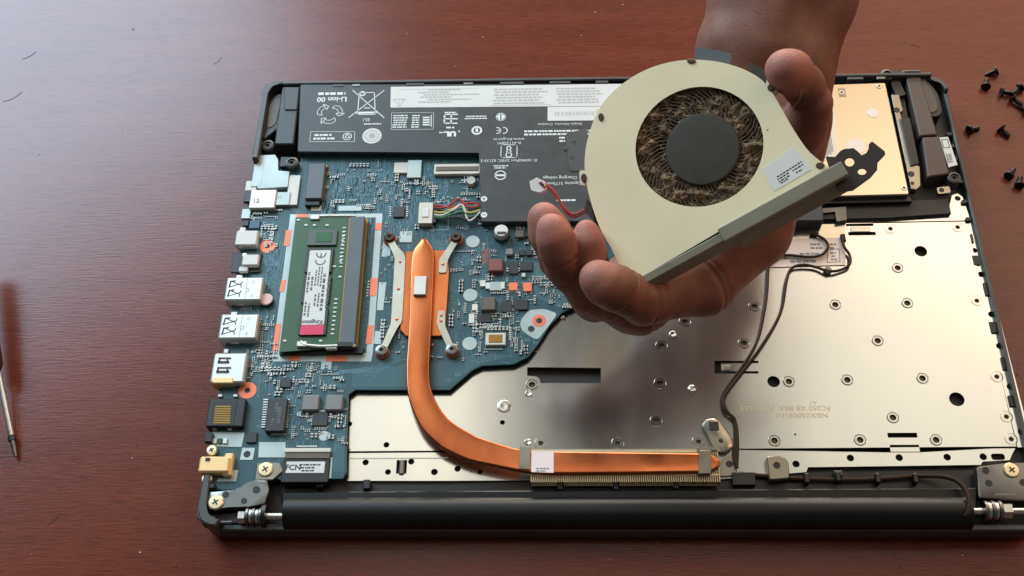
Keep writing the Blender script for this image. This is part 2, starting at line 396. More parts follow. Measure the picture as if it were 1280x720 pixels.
outline = [(434, 484), (560, 484), (600, 452), (650, 440), (700, 380), (760, 340), (940, 282), (1206, 277), (1212.5, 296), (1270.5, 558), (900, 561), (436, 564)]
edge_boss = {(1221, 376), (1246, 471), (1258, 521), (1264, 549), (1197, 284), (676, 554), (772, 554), (873, 552), (671, 433), (1113, 286)}
holes = [pc(u, v, .0012 if (u, v) in edge_boss else .0027, ZP) for u, v in boss_at] + [pc(u, v, r * .001, ZP) for u, v, r in plain_at] + [rect(*s, ZP) for s in slot_px]
holes = [h for h in holes]
holes.append(L([(659, 459), (751, 460), (751, 479), (676, 478.8), (674, 473), (670, 470.5), (659, 469.5)], ZP))
holes.append(L([(893, 451), (948, 451), (948, 454), (901, 454), (901, 464), (948, 464), (948, 467), (893, 467)], ZP))
plate = prism('keyboard_plate', [L(outline, ZP)] + holes, ZP - .0006, ZP, M_plate, lap)
bossm = lathe_me('screw_boss', [(.0030, .00005), (.0029, .0002), (.0027, -.0004), (.0025, -.0004), (.00235, .00015), (.0016, .00015), (.0014, -.0004), (.0013, -.0012), (.0009, -.0012)], 22, [0, 0, 3, 0, 0, 0, 1, 2, 2])
for m in (M_plate, M_hole2, M_hole2, M_dsteel): bossm.materials.append(m)
for u, v in boss_at:
    p = P(u, v, ZP); o = link('screw_boss', bossm, plate); o.location = (p.x, p.y, ZP)
for u, v, r in dimple_at:
    p = P(u, v, ZP); r *= .001
    o = link('rivet', lathe_me('rivet', [(r, -.0001), (r * .92, .0005), (r * .7, .0008), (r * .35, .0006), (r * .1, .00055)], 18), plate, M_steel); o.location = (p.x, p.y, ZP)
# folded edge strips: below, right, above
ZS = ZP - .0005
bot = [(436, 566.5), (900, 562.5), (1269, 560.5), (1266, 566), (1262, 575), (1228, 577), (1226, 581), (1010, 584), (1008, 590), (900, 599), (560, 601), (433, 601)]
bh = [(457, 578, 1.5), (485, 590, 1.4), (514, 577, 1.5), (543, 590, 1.6), (572, 586, 1.5), (600, 590, 1.2), (995, 580, 1.7), (1063, 572.5, 1.7), (1124, 572, 1.7), (1184, 571.5, 1.7), (1229, 571, 1.7)]
st = prism('plate_flange', [L(bot, ZS)] + [pc(u, v, r * .001, ZS, 14) for u, v, r in bh] + [rect(496, 575, 508, 592, ZS)] + [rrect(rect(1238, 567, 1257, 575, ZS), .0015, 3)], ZS - .0006, ZS, M_plate, plate)
box('latch_roller', 499, 574, 505, 593, ZS - .003, ZS + .001, M_dsteel, plate, .0006)
prism('crossbar', [rect(436, 572, 560, 573.2, ZS)], ZS - .0002, ZS + .0003, M_steel, plate)
rgt = [(1208.5, 292), (1222, 306), (1226, 330), (1238, 362), (1246, 400), (1262, 445), (1272, 500), (1288, 558), (1272, 560), (1271, 556)]
rh = [(1218, 313, 1.5), (1226.5, 343, 1.7), (1239.5, 393, 1.7), (1249.5, 432.5, 1.7), (1263, 483.5, 1.8), (1277, 540, 1.8)]
rs = [(1213, 292, 1218, 303), (1215, 319, 1226, 331), (1229, 353, 1239, 369), (1236, 402, 1249, 416), (1251, 446, 1264, 462), (1260, 494, 1272, 508)]
rgt_o = [(1207, 280), (1214, 276), (1224, 303), (1245, 380), (1264, 455), (1281, 520), (1290, 559), (1272, 559)]
prism('plate_flange', [L(rgt_o, ZS)] + [pc(u, v, r * .001, ZS, 14) for u, v, r in rh], ZS - .0006, ZS, M_plate, plate)
for a, b, c, d in rs: box('notch_pad', a, b, c, d, ZS - .0001, ZS + .0009, M_blk, plate, .0002)
up = [(1040, 273), (1184, 270), (1190, 244), (1197, 242), (1203, 246), (1212, 272), (1206, 275.5), (940, 280.5), (940, 274)]
prism('plate_flange', [L(up, ZS)] + [pc(1120, 272, .0017, ZS, 14), pc(1150, 271, .0017, ZS, 14), pc(1197, 248, .0016, ZS, 14)], ZS - .0006, ZS, M_plate, plate)
prism('plate_tab', [rrect(L([(1000, 281), (1056, 279.5), (1057, 297), (996, 298)], ZP + .0004), .001, 2)] , ZP + .0001, ZP + .0003, M_hdd, plate)
box('spring_tab', 1063, 283.5, 1088, 289.5, ZP - .0005, ZP + .0008, M_steel, plate)
box('spring_tab', 902, 456, 914, 462.5, ZP - .0005, ZP + .0006, M_steel, plate)
g = Geo(); p = P(981, 519, ZP); g.text('NBX03000100', p.x + .008, p.y, .0026, ZP + .00008, sx=1.1)
p = P(981, 510, ZP); g.text('FC0S0 XB BRK_SUP A55Y', p.x, p.y, .0026, ZP + .00008, sx=1.05)
p = P(1016, 503, ZP); g.text('A1', p.x, p.y, .0022, ZP + .00008)
g.build('stamped_lettering', mat('stamp_ink', (196, 184, 156), .5, .6), plate)
# die-cast stand-off at the end of the fins, hinge tab
a = prism('latch_plate', [rrect(L([(876, 530), (886, 522), (898, 524), (916, 548), (916, 562), (902, 568), (892, 560)], ZP + .002), .003, 3)], ZP - .0002, ZP + .0022, M_alu, lap, .0007, 50, 2)
box('square_hole', 886, 527, 899, 538, ZP + .0021, ZP + .0024, M_hole, a); q = P(901, 551, .0148)
prism('pin_hole', [circ(q.x, q.y, .0011)], ZP + .0021, ZP + .0024, M_hole, a)
prism('foot', [rrect(L([(902, 574), (914, 568), (921, 594), (900, 596)], ZP), .001, 2)], ZP - .0004, ZP + .0008, M_alu, a); q = P(911.5, 580, .0133)
prism('pin_hole', [circ(q.x, q.y, .0016)], ZP + .0007, ZP + .001, M_hole, a)
a = prism('hinge_tab', [rrect(L([(958, 570), (978, 570), (986, 577), (987, 598), (962, 600)], ZP + .003), .0012, 3)], ZP - .0004, ZP + .003, M_alu, lap, .0005); q = P(971, 581.5, ZP + .003)
prism('pin_hole', [circ(q.x, q.y, .0016)], ZP + .003, ZP + .0032, M_hole, a)

# --- mainboard
bo = [(321, 203), (376, 203), (376, 195), (742, 195), (780, 330), (742, 373), (722, 381), (702, 391), (687, 407), (672, 431), (660, 446), (642, 455), (602, 457), (590, 463), (562, 487), (444, 487), (436, 493),
      (434, 540), (433, 590), (428, 598), (352, 600), (322, 590), (314, 612), (256, 612), (258, 590), (275, 480), (290, 380), (303, 290), (312, 240)]
board = prism('motherboard', [L(bo, BT)], ZB, BT, M_pcb, lap)
z = BT
def chip(name, u0, v0, u1, v1, h, m, bev=.0002): return box(name, u0, v0, u1, v1, BT - .0001, BT + h, m, board, bev)
# tinned shield strips and copper lands round the memory socket
LN = [0]
def land(pts, m, zz=.00012, name='shield_land'):
    LN[0] += 1; zz += LN[0] * .000008; prism(name, [L(pts, BT)], BT, BT + zz, m, board)
land([(363, 268), (371, 268), (348, 450), (340, 450)], M_shield); land([(371, 268), (478, 267), (478, 272), (371, 273)], M_shield)
land([(347, 443), (466, 441), (464, 452), (340, 452)], M_shield)
land([(470, 272), (478, 272), (466, 441), (458, 441)], M_shield); land([(479, 302), (486, 302), (484, 321), (477, 321)], M_shield)
land([(474, 353), (483, 353), (479, 388), (471, 388)], M_shield); land([(469, 414), (478, 414), (476, 430), (467, 430)], M_shield); land([(402, 450), (415, 450), (414, 462), (401, 462)], M_shield)
for q in ([(357.5, 288), (364.5, 288), (361.5, 308), (354.5, 308)], [(352, 350), (357.5, 350), (355, 365), (349, 365)], [(345, 405), (351.5, 405), (347.5, 440), (340.5, 440)], [(470, 279), (477.5, 279), (476.5, 288), (469, 288)],
          [(463.5, 348), (472, 348), (470, 370), (462, 370)], [(460, 407), (467.5, 407), (464.5, 430), (457, 430)], [(362, 445), (375, 445), (374, 451), (361, 451)], [(408, 445), (435, 445), (434, 452), (407, 452)], [(371, 268), (385, 268), (385, 272), (371, 272)]):
    land(q, M_pad, .00018, 'copper_land')
for u, v, r, rh_ in ((334.5, 308, 4.0, 1.3), (309.5, 488, 4.4, 1.4)):
    p = P(u, v, BT); prism('screw_land', [circ(p.x, p.y, r * .001, 24), circ(p.x, p.y, rh_ * .001, 14)], BT, BT + .00015, M_pad, board); prism('screw_hole', [circ(p.x, p.y, rh_ * .001)], BT, BT + .00006, M_hole, board)
prism('tinned_land', [rrect(L([(650, 402), (660, 388), (680, 386), (697, 392), (684, 410), (672, 425), (663, 421), (651, 412)], BT), .002, 3)], BT, BT + .00012, M_shield, board)
p = P(674, 401, BT); prism('screw_land', [circ(p.x, p.y, .0034, 20)], BT, BT + .0002, M_pad, board); prism('screw_hole', [circ(p.x, p.y, .0015)], BT, BT + .00028, M_hole, board)
p = P(664, 411, BT); prism('screw_hole', [circ(p.x, p.y, .0016)], BT, BT + .00028, M_hole, board)
for u, v in ((591, 302), (588, 369), (587, 429.5), (724, 349), (405, 545)):
    p = P(u, v, BT); prism('round_pad', [circ(p.x, p.y, .0036 if u != 405 else .0025, 22)], BT, BT + .0002, M_shield, board)
chip('foam_pad', 500, 289, 515, 303, .0004, M_shield); chip('foam_pad', 423, 257, 452, 263.5, .0004, M_shield); chip('foam_pad', 389, 257, 401, 263.5, .0004, M_connw)
chip('test_pad', 480, 306, 488, 320, .0002, M_shield)
# big parts
def two_pin(name, u0, v0, u1, v1, h, m): 
    return chip(name, u0, v0, u1, v1, h, m)
for a in ((610, 323, 629, 339, .0028, M_chipr), (602, 371, 620, 388, .003, M_chipb), (632, 310, 642, 319, .002, M_chipg), (644, 286, 656, 297, .002, M_chipb), (378, 493, 398, 513, .0026, M_chipg), (407, 493, 428, 513, .0026, M_chipg)):
    o = chip('inductor', *a, .0007)
for a in ((636, 327, 648, 342), (650, 327, 666, 338), (627, 376, 640, 390), (643, 374, 660, 387), (596, 392, 614, 403), (649, 312, 656, 319), (658, 312, 666, 319), (660, 293, 668, 302), (492, 258, 505, 271), (391, 515, 409, 532), (309, 540, 320, 553), (352, 473, 363, 484), (655, 290, 662, 296)):
    chip('chip', *a, .0011, M_chip)
for a in ((612, 352, 628, 363, .0009, M_shield), (636, 353, 647, 363, .0009, M_pad), (654, 353, 665, 364, .0009, M_pad)): chip('power_switch', *a)
for u0, v0, u1, v1 in ((600, 350, 607, 358), (590, 380, 597, 388), (586, 392, 593, 404), (652, 341, 657, 346), (607, 353, 613, 361), (626, 352, 631, 361)): chip('capacitor', u0, v0, u1, v1, .001, M_tin, .0002)
p = P(627, 295, BT); o = link('can_capacitor', lathe_me('can_capacitor', [(.0042, 0), (.0042, .0012), (.0037, .0016), (.0037, .005), (.0034, .0055), (.003, .0055)], 28, [1, 1, 0, 0, 0, 0]), board, [M_tin, M_chip]); o.location = (p.x, p.y, BT)
g = Geo(); p = P(627, 291, BT + .0056); g.bx(p.x, p.y, BT + .0054, BT + .0057, .0047, .0014); g.build('polarity_mark', M_ink, board)
p = P(589, 228, BT); o = link('stand_off', lathe_me('stand_off', [(.0034, 0), (.0034, .001), (.0028, .0014), (.0024, .0022), (.001, .0022)], 24), board, M_steel); o.location = (p.x, p.y, BT)
p = P(334, 377, BT); o = link('disc_capacitor', lathe_me('disc_capacitor', [(.0034, 0), (.0034, .0022), (.003, .0026), (.0028, .0026)], 24, [1, 0, 0, 0]), board, [mat('pink_cap', (214, 180, 176), .5), M_chip]); o.location = (p.x, p.y, BT)
# yellow socket
o = chip('small_socket', 607, 416, 632, 431, .0016, M_connw); 
o = chip('socket_opening', 611, 418, 628, 428, .0018, M_gold)
# network transformer with pins
tr_ = chip('network_transformer', 335.5, 498, 355, 539, .0032, M_chip, .0004)
g = Geo()
for k in range(12):
    v = 500 + k * 3.1
    for u in (332.5 - k * .25, 359.5 - k * .25):
        p = P(u, v, BT); g.bx(p.x, p.y, BT, BT + .0006, .0022, .0006)
stuff(g.build('pin', M_tin, board))
g = Geo(); zz = BT + .0033
for t, u, v, h in (('LAN', 346, 509, .0017), ('GST5009', 349, 519, .0016), ('1746', 341, 527, .0014)):
    p = P(u, v, zz); g.text(t, p.x, p.y, h, zz, rot=PI / 2)
g.build('printed_text', M_grey, board)
# connectors
chip('white_connector', 493, 203, 512, 216, .0012, M_connw); chip('white_connector', 510, 200, 526, 222, .0016, M_shield)
chip('flex_connector', 543, 205, 600, 217, .0022, M_connw); chip('flex_latch', 545, 208, 598, 213, .0025, M_chipb)
cb = chip('battery_connector', 524, 253, 540, 279, .0032, M_connw); chip('connector_mouth', 536, 254, 545, 278, .0026, M_chip)
chip('connector_key', 528, 261, 536, 271, .0036, M_lab)
chip('card_connector', 386, 204, 402, 248, .0042, M_conn, .0005); chip('connector_foot', 382, 247, 399, 256, .0026, M_chip); chip('connector_pins', 402, 206, 404.5, 250, .0012, M_gold)
# silkscreen box near battery plug
g = Geo(); zz = BT + .00006
q = L([(543, 252), (561, 251), (560, 287), (541, 287)], zz); g.line(q + q[:1], .0004, zz, 0)
q = P(577, 256, zz); g.ring(q.x, q.y, .0018, .0003, zz)
for _ in range(240):                            # printed outlines and part marks
    u, v = random.uniform(300, 700), random.uniform(200, 560); p = P(u, v, zz); q = random.uniform(.0008, .0022)
    if inside(u, v, [((a - 450) * .985 + 450, (b - 400) * .985 + 400) for a, b in bo]) and not (340 < u < 480 and 262 < v < 455):
        r_ = random.random(); d = (q, 0) if random.random() < .5 else (0, q)
        if r_ < .6: g.line([(p.x, p.y), (p.x + d[0], p.y + d[1])], .00022, zz)
        else: g.line([(p.x, p.y), (p.x + q, p.y), (p.x + q, p.y + q * .6), (p.x, p.y + q * .6), (p.x, p.y)], .00016, zz)
g.build('silkscreen', mat('silk_print', (150, 168, 168), .6), board)
# left top USB-C shield plate and audio board
def shell(name, u0, v0, u1, v1, z1, m, bev=.0005): return box(name, u0, v0, u1, v1, BT - .0002, z1, m, lap, bev)
prism('shield_plate', [L([(322, 194), (344, 193), (348, 200), (347, 214), (362, 214), (360, 234), (322, 236), (318, 222)], BT + .002)], BT, BT + .0021, M_shield, lap, .0003)
chip('shield_strip', 362, 219, 371, 256, .0015, M_lab); chip('shield_strip', 318, 205, 326, 233, .0022, M_shield); chip('shield_strip', 308, 226, 320, 238, .0018, M_lab)
o = shell('card_reader', 314, 237, 343, 260, BT + .0032, M_tin); box('reader_window', 344, 240, 361, 256, BT, BT + .0022, M_shield, o)
g = Geo(); zz = BT + .0033; p = P(320, 251, zz); g.text('12', p.x, p.y, .0026, zz, rot=0, bold=.0001); p = P(349, 245, zz); g.text('11', p.x, p.y, .0018, BT + .0023, rot=0); g.build('printed_text', M_grey, o)
chip('chip', 306, 238, 314, 252, .0018, M_blk); chip('led_housing', 303, 261, 312, 273, .0016, M_shield); chip('chip', 312, 275, 324, 285, .0012, mat('blue_part', (58, 88, 110), .5)); chip('chip', 304, 275, 310, 282, .002, M_blk)
o = shell('headphone_jack', 296, 288, 320, 306, BT + .004, M_lab); box('jack_lug', 300, 284, 306, 290, BT, BT + .0036, M_lab, o); box('jack_lug', 298, 304, 303, 309, BT, BT + .0028, M_lab, o)
o = box('jack_bracket', 292, 316, 324, 340, BT, BT + .0012, M_blk, lap); box('jack_body', 304, 318, 322, 331, BT + .001, BT + .004, M_lab, o, .0004); box('jack_lug', 299, 333, 309, 339, BT + .001, BT + .003, M_lab, o, .0003); box('jack_lug', 303, 316, 308, 321, BT + .001, BT + .003, M_tin, o, .0003)
# USB ports: shell with two pairs of spring cut-outs
def usb(u0, v0, u1, v1):
    zt = BT + .0052; o = box('usb_port', u0, v0, u1, v1, ZB - .002, zt, M_tin, lap, .0007)
    w_, h_ = u1 - u0, v1 - v0; g = Geo(); z_ = zt + .00006
    sh = -(v1 - v0) * .15
    def q(a, b): return tuple(P(u0 + a * w_ + (b) * sh, v0 + b * h_, z_).xy)
    for b0, b1 in ((.16, .44), (.56, .84)):
        l = [q(.20, b0), q(.33, b0), q(.36, (b0 + b1) / 2), q(.52, b1 - .03), q(.50, b1)]
        g.line([q(.10, b1 - .01), q(.13, b0 + .02), q(.26, b0)], 0.00075, z_); g.line([q(.20, b0 + .05), q(.45, b1 - .10), q(.46, b1)], .00045, z_); g.line([q(.10, b1 - .01), q(.47, b0 + .10), q(.47, b0 + .02)], .00045, z_)
    g.build('spring_cutout', M_hole, o)
    g = Geo(); g.line([q(.62, .02), q(.62, .97)], .00022, z_); g.line([q(.62, .50), q(.70, .50), q(.70, .62), q(.62, .62)], .0002, z_); g.line([q(.03, .04), q(.03, .96)], .0003, z_)
    for b_ in (.2, .8): g.ring(*q(.82, b_), .0007, .0002, z_, n=10)
    g.build('shell_seam', M_dsteel, o)
    box('port_mouth', u0 - 1, v0 + 2.5, u0 + 2, v1 - 3, ZB, zt - .0008, M_hole, o, 0)
    chip('solder_lug', u0 + w_ * .28, v0 - 3, u0 + w_ * .45, v0 + 2, .001, M_tin); chip('solder_lug', u0 + w_ * .28, v1 + 1, u0 + w_ * .5, v1 + 6, .001, M_tin)
usb(284, 346.5, 325.5, 375); usb(277, 392.5, 319.5, 423)
zt = BT + .0044
o = box('hdmi_port', 268, 441, 304, 478, ZB - .002, zt, M_tin, lap, .0008); box('hdmi_lip', 266, 471, 291, 479, ZB, zt + .0003, M_jack, o, .0005)
g = Geo()
for v in (447.5, 459.5):
    z_ = zt + .0003
    g.line(L([(273.5 - (v - 447) * .15, v + 4.5), (274.5 - (v - 447) * .15, v), (288, v)], z_), .0007, z_); g.line(L([(273 - (v - 447) * .15, v + 5), (285, v + 5)], z_), .0011, z_); g.line(L([(285, v + 5), (284, v + 2)], z_), .0007, z_)
g.build('spring_cutout', M_hole, o)
chip('solder_lug', 280, 436, 285, 441, .0012, M_tin); chip('solder_lug', 272, 479, 278, 486, .0012, M_gold)
o = box('ethernet_port', 262, 498, 303, 533, ZB - .002, BT + .0035, M_blk, lap, .0005); box('port_well', 268, 501, 292, 532, BT + .0034, BT + .0037, M_hole, o, .0001)
for k in range(8):
    v = 508 + k * 2.9; zz = BT + .0038
    g = Geo(); g.line(L([(270 - k * .4, v), (288 - k * .2, v)], zz), .0007, zz); g.build('gold_contact', M_gold, o)
for k in range(4): box('solder_pin', 298 - k, 505 + k * 7, 305 - k, 508 + k * 7, BT, BT + .0016, M_tin, o, .0002)
for u, v in ((275, 494), (294, 494), (268, 535), (287, 535)): chip('solder_lug', u - 2.5, v - 1.5, u + 2.5, v + 2, .0012, M_tin)
land([(265, 540), (306, 541), (302, 559), (262, 558)], M_shield); chip('chip', 257, 540, 264, 552, .003, M_blk)
g = Geo(); 
for k in range(3):
    p = P(269 + k * 6.5, 552, BT); g.bx(p.x, p.y, BT, BT + .0012, .0018, .0024, k % 2)
g.build('led', [M_tin, M_pcbgreen], board)
# power jack with two screws
o = box('power_jack', 250, 570, 285, 590, ZB, BT + .005, M_jack, lap, .0008); box('jack_lug', 281, 566, 288, 594, ZB, BT + .0035, M_jack, o, .0006); box('jack_notch', 257, 572, 262, 576, BT + .0049, BT + .0053, M_hole, o, 0); box('jack_lug', 286, 577, 291, 582, BT, BT + .002, M_tin, o)
land([(303, 560), (319, 560), (316, 575), (300, 575)], M_shield); p = P(309, 568, BT); prism('screw_hole', [circ(p.x, p.y, .0017)], BT, BT + .0003, M_hole, board)
land([(324, 553), (357, 553), (357, 572), (323, 572)], M_shield); land([(290, 588), (298, 588), (295, 602), (271, 602), (273, 598), (288, 598)], M_shield)
# flat ribbon connector and label, lower left
chip('ribbon_connector', 356, 560, 413, 565, .002, M_connw); chip('ribbon_latch', 357, 565, 412, 573, .0016, M_chipb)
o = box('display_ribbon', 354, 573, 410, 603, BT, BT + .0012, M_blk, lap, .0004)
zz = BT + .00128; o2 = box('paper_label', 358.5, 577, 405, 591, BT + .001, zz, M_lab, o, 0)
g = Geo(); g.micro(pr4(374, 579, 404, 590, zz), 3, zz + .00005); p = P(366.5, 584.5, zz); g.text('FCN', p.x, p.y, .0026, zz + .00005, rot=0, bold=.0001); g.build('printed_text', M_ink, o)
land([(411, 572), (416, 572), (414, 598), (409, 598)], M_shield)

# tiny surface parts, traces, solder points
keep_out = [(346, 265, 476, 455), (500, 300, 562, 430), (608, 280, 645, 312), (284, 340, 327, 377), (277, 390, 321, 425), (266, 438, 306, 480), (258, 495, 305, 560), (332, 494, 362, 543), (375, 490, 430, 516), (248, 560, 300, 612),
            (296, 284, 326, 342), (320, 318, 347, 392), (306, 190, 372, 262), (320, 550, 420, 605), (296, 474, 324, 502), (520, 250, 548, 280), (580, 290, 600, 312), (578, 360, 598, 378), (576, 420, 598, 440), (648, 384, 700, 428), (604, 412, 636, 434), (600, 320, 632, 342), (600, 368, 624, 392), (540, 200, 602, 218), (384, 200, 406, 258)]
def ok(u, v): return not any(a <= u <= c and b <= v <= d for a, b, c, d in keep_out)
inb = [((u - 450) * .985 + 450, (v - 400) * .985 + 400) for u, v in bo]
g = Geo()
zones = [(300, 262, 350, 480, 210), (335, 452, 432, 500, 130), (358, 500, 435, 560, 130), (470, 280, 600, 450, 190), (590, 275, 720, 400, 330), (590, 386, 660, 442, 150), (470, 225, 600, 260, 90), (300, 440, 345, 470, 40), (405, 205, 480, 262, 60), (306, 200, 345, 240, 40), (690, 300, 740, 380, 50)]
for a, b, c, d, k in zones:
    for _ in range(int(k * .62)):
        u0, v0 = random.uniform(a, c), random.uniform(b, d); t = random.choice((0, PI / 2)); l, w_ = random.choice(((.0009, .0005), (.0011, .0006), (.0011, .0006), (.0015, .0008), (.0019, .0011)))
        body = random.choice((1, 1, 2, 3)); h = w_ * .8; p0 = P(u0, v0, BT); along = random.random() < .75
        for q_ in range(random.choice((1, 1, 2, 2, 3, 4, 6))):
            st_ = (w_ * 1.7 if along else l * 1.35) * q_; e_ = t + PI / 2 if along else t
            x, y = p0.x + st_ * math.cos(e_), p0.y + st_ * math.sin(e_); u, v = pix((x, y, BT))
            if not ok(u, v) or not inside(u, v, inb): break
            g.bx(x, y, BT, BT + h, l * .5, w_, body, t)
            for s in (-1, 1): g.bx(x + s * l * .38 * math.cos(t), y + s * l * .38 * math.sin(t), BT, BT + h * 1.04, l * .26, w_ * 1.02, 0, t)
# solder rows beside ICs
for u0, v0, u1, v1, k in ((488, 259, 488, 270, 5), (509, 259, 509, 270, 5), (637, 343, 648, 343, 5), (628, 391, 640, 391, 5), (684, 312, 682, 345, 12), (608, 433, 631, 433, 6), (372, 558, 395, 558, 9), (548, 253, 548, 270, 3), (340, 543, 356, 543, 7), (392, 533, 409, 533, 7), (391, 514, 409, 514, 7), (461, 352, 459, 370, 6)):
    for i in range(k):
        t = i / (k - 1); p = P(u0 + (u1 - u0) * t, v0 + (v1 - v0) * t, BT); g.bx(p.x, p.y, BT, BT + .0003, .0009, .0006, 0)
stuff(g.build('surface_parts', [M_tin, M_chip, M_chipb, M_chipg], board))
g = Geo(); zz = BT + .00004
def trace(u, v, n, dv, wd, m=0, du=3.0):
    l = [(u, v)]
    for _ in range(n):
        v2 = l[-1][1] + dv * random.uniform(.5, 1.5); l.append((l[-1][0] - dv * .11, v2))
        if random.random() < .55: s = random.choice((-1, 1)) * du * random.uniform(.4, 1); l.append((l[-1][0] + s, v2 + abs(s)))
    l = [q for q in l if inside(*q, inb)]
    g.line(L(l, zz), wd, zz, m)
for _ in range(420): trace(random.uniform(405, 560), random.uniform(196, 262), random.randint(3, 7), random.uniform(3, 8), random.choice((.00018, .00024, .0003)), du=2.2)
for _ in range(60): trace(random.uniform(318, 350), random.uniform(255, 440), 5, 10, .00022)
for _ in range(160): trace(random.uniform(470, 680), random.uniform(285, 430), 4, 4, .0002, du=2)
for _ in range(70): trace(random.uniform(350, 430), random.uniform(455, 560), 4, 5, .0002, du=2)
for _ in range(90):
    u, v = random.uniform(310, 660), random.uniform(255, 470); q = random.uniform(8, 30)
    if inside(u, v, inb) and inside(u + q, v, inb): g.line(L([(u, v), (u + q, v), (u + q + 3, v + 3)], zz), .0002, zz)
for _ in range(900):
    u, v = random.uniform(300, 700), random.uniform(200, 560)
    if inside(u, v, inb): p = P(u, v, zz); g.quad(circ(p.x, p.y, .00024, 6), zz)
for k in range(8): g.line(L([(342 + k * 3, 300), (330 + k * 3 + 6, 330 + k * 2), (318 + k * 2, 345 + k * 3), (316 + k * 2, 372)], zz), .0003, zz)
for k in range(7): g.line(L([(540 + k * 3, 300), (550 + k * 4, 322), (575 + k * 3, 335 - k * 3), (600, 322 - k * 4)], zz), .0003, zz)
for k in range(5): g.line(L([(362 + k * 3, 505), (366 + k * 4, 480), (390 + k * 3, 466), (470, 466 - k * 2), (500, 450 - k * 3)], zz), .0003, zz)
stuff(g.build('traces', M_trace, board))
g = Geo(); zz = BT + .00003
g.quad(L([(664, 330), (700, 325), (730, 372), (700, 384), (670, 372)], zz), zz); g.quad(L([(350, 455), (430, 458), (432, 484), (372, 486)], zz), zz); g.quad(L([(440, 462), (560, 452), (600, 440), (640, 445), (597, 456), (560, 482), (440, 484)], zz), zz); g.quad(L([(418, 520), (432, 510), (430, 590), (416, 590)], zz), zz); g.quad(L([(320, 430), (338, 430), (330, 480), (312, 478)], zz), zz)
g.build('copper_pour', M_trace2, board)
g = Geo(); g.quad(L([(602, 312), (612, 310), (612, 322), (603, 334)], zz), zz); g.build('red_pour', M_chipr, board)

# --- memory module in its socket
ZM = BT + .0042
mod = prism('memory_module', [L([(369.5, 272), (440, 271), (426, 434), (349, 440)], ZM)], ZM - .001, ZM, M_pcbgreen, lap)
def mbox(n, a, b, c, d, h, m, bev=.0001): return box(n, a, b, c, d, ZM, ZM + h, m, mod, bev)
mbox('memory_chip', 386, 287, 420, 306, .0011, mat('chip_grey', (74, 78, 76), .4)); mbox('chip_die', 396, 290, 414, 302, .0013, M_die)
mbox('memory_chip', 384, 310, 414, 340, .0011, M_chip); mbox('memory_chip', 380, 345, 411, 378, .0011, M_chip); mbox('memory_chip', 376, 386, 407, 418, .0011, M_chip)
zz = ZM + .00125
lb = prism('paper_label', [rrect(L([(387.5, 313), (413.5, 312.5), (405, 405.5), (376.5, 406)], zz), .0008, 3)], ZM + .0011, zz, M_lab, mod)
prism('red_band', [L([(376.3, 406.3), (404.8, 405.8), (403.8, 418), (374.6, 418.5)], zz)], ZM + .0011, zz, M_red, mod)
g = Geo(); zz += .00005
p = P(401.5, 318.5, zz); g.ring(p.x - .0002, p.y, .0022, .0006, zz, a0=-2.6, a1=-.5, n=10)
p = P(401.5, 321.5, zz)
for oy in (.0009, -.0026): pass
def ce(x, y, r, rot, m=0, wd=None, gap=None):
    wd = wd or r * .26; gap = gap or r * 1.5; c, s = math.cos(rot), math.sin(rot)
    g.ring(x - c * gap / 2, y - s * gap / 2, r, wd, zz, m, a0=rot + PI * .45, a1=rot + PI * 1.55, n=12)
    ex, ey = x + c * gap / 2 + c * r * .3, y + s * gap / 2 + s * r * .3
    g.ring(ex, ey, r, wd, zz, m, a0=rot + PI * .45, a1=rot + PI * 1.55, n=12); g.line([(ex - c * r * .95, ey - s * r * .95), (ex - c * r * .05, ey - s * r * .05)], wd, zz, m)
g.v, g.f, g.m = [], [], []
p = P(401, 322, zz); ce(p.x, p.y, .0024, PI / 2)
p = P(391, 409 - 5, zz); g.text('Kingston', P(390, 402.5, zz).x, P(390, 402.5, zz).y, .0021, zz, rot=PI, bold=.0001)
for a in ((404, 335, 410, 392), (395, 330, 402, 360), (393, 364, 399, 384), (385, 336, 391, 366), (381, 372, 387, 396)): g.micro(pr4(*a, zz), 2 if a[2] - a[0] < 6.5 else 3, zz, vert=True, fill=.7)
g.build('printed_text', mat('label_ink', (84, 84, 88), .6), mod)
g = Geo(); zz = ZM + .00006
for k in range(15):
    v = 285 + k * 5.2; 
    if 328 < v < 372: continue
    p = P(430 - (v - 285) * .1, v, zz); g.bx(p.x, p.y, ZM, ZM + .0004, .0013, .0007)
for k in range(12):
    v = 285 + k * 4.4; p = P(431 - (v - 285) * .1, v, zz); g.bx(p.x, p.y, ZM, ZM + .0003, .0016, .0006)
for k in range(9):
    v = 374 + k * 5.4; p = P(420 - (v - 374) * .1, v, zz); g.bx(p.x, p.y, ZM, ZM + .0003, .0016, .0007)
for u, v in ((382.5, 281.5), (393, 281.5), (409, 281.5), (373, 275), (356, 426), (418, 333), (401, 426), (425, 346)): p = P(u, v, zz); g.bx(p.x, p.y, ZM, ZM + .0003, .0016, .0009)
stuff(g.build('contact_marks', M_white, mod))
sock = prism('memory_socket', [L([(438, 271), (456, 270), (443, 432), (424, 433)], ZM + .0018)], BT, ZM + .0019, M_conn, lap, .0003)
prism('gold_contacts', [L([(456.5, 274), (460, 274), (447, 434), (443.5, 434)], BT + .002)], BT, BT + .0025, M_gold, sock)
prism('socket_base', [L([(350, 436), (455, 434), (453, 441), (349, 443)], BT + .002)], BT, BT + .002, M_blk, sock)
prism('edge_line', [L([(437, 272), (438.4, 272), (424.6, 433), (423.2, 433)], ZM + .0004)], ZM, ZM + .0004, M_gold, sock)
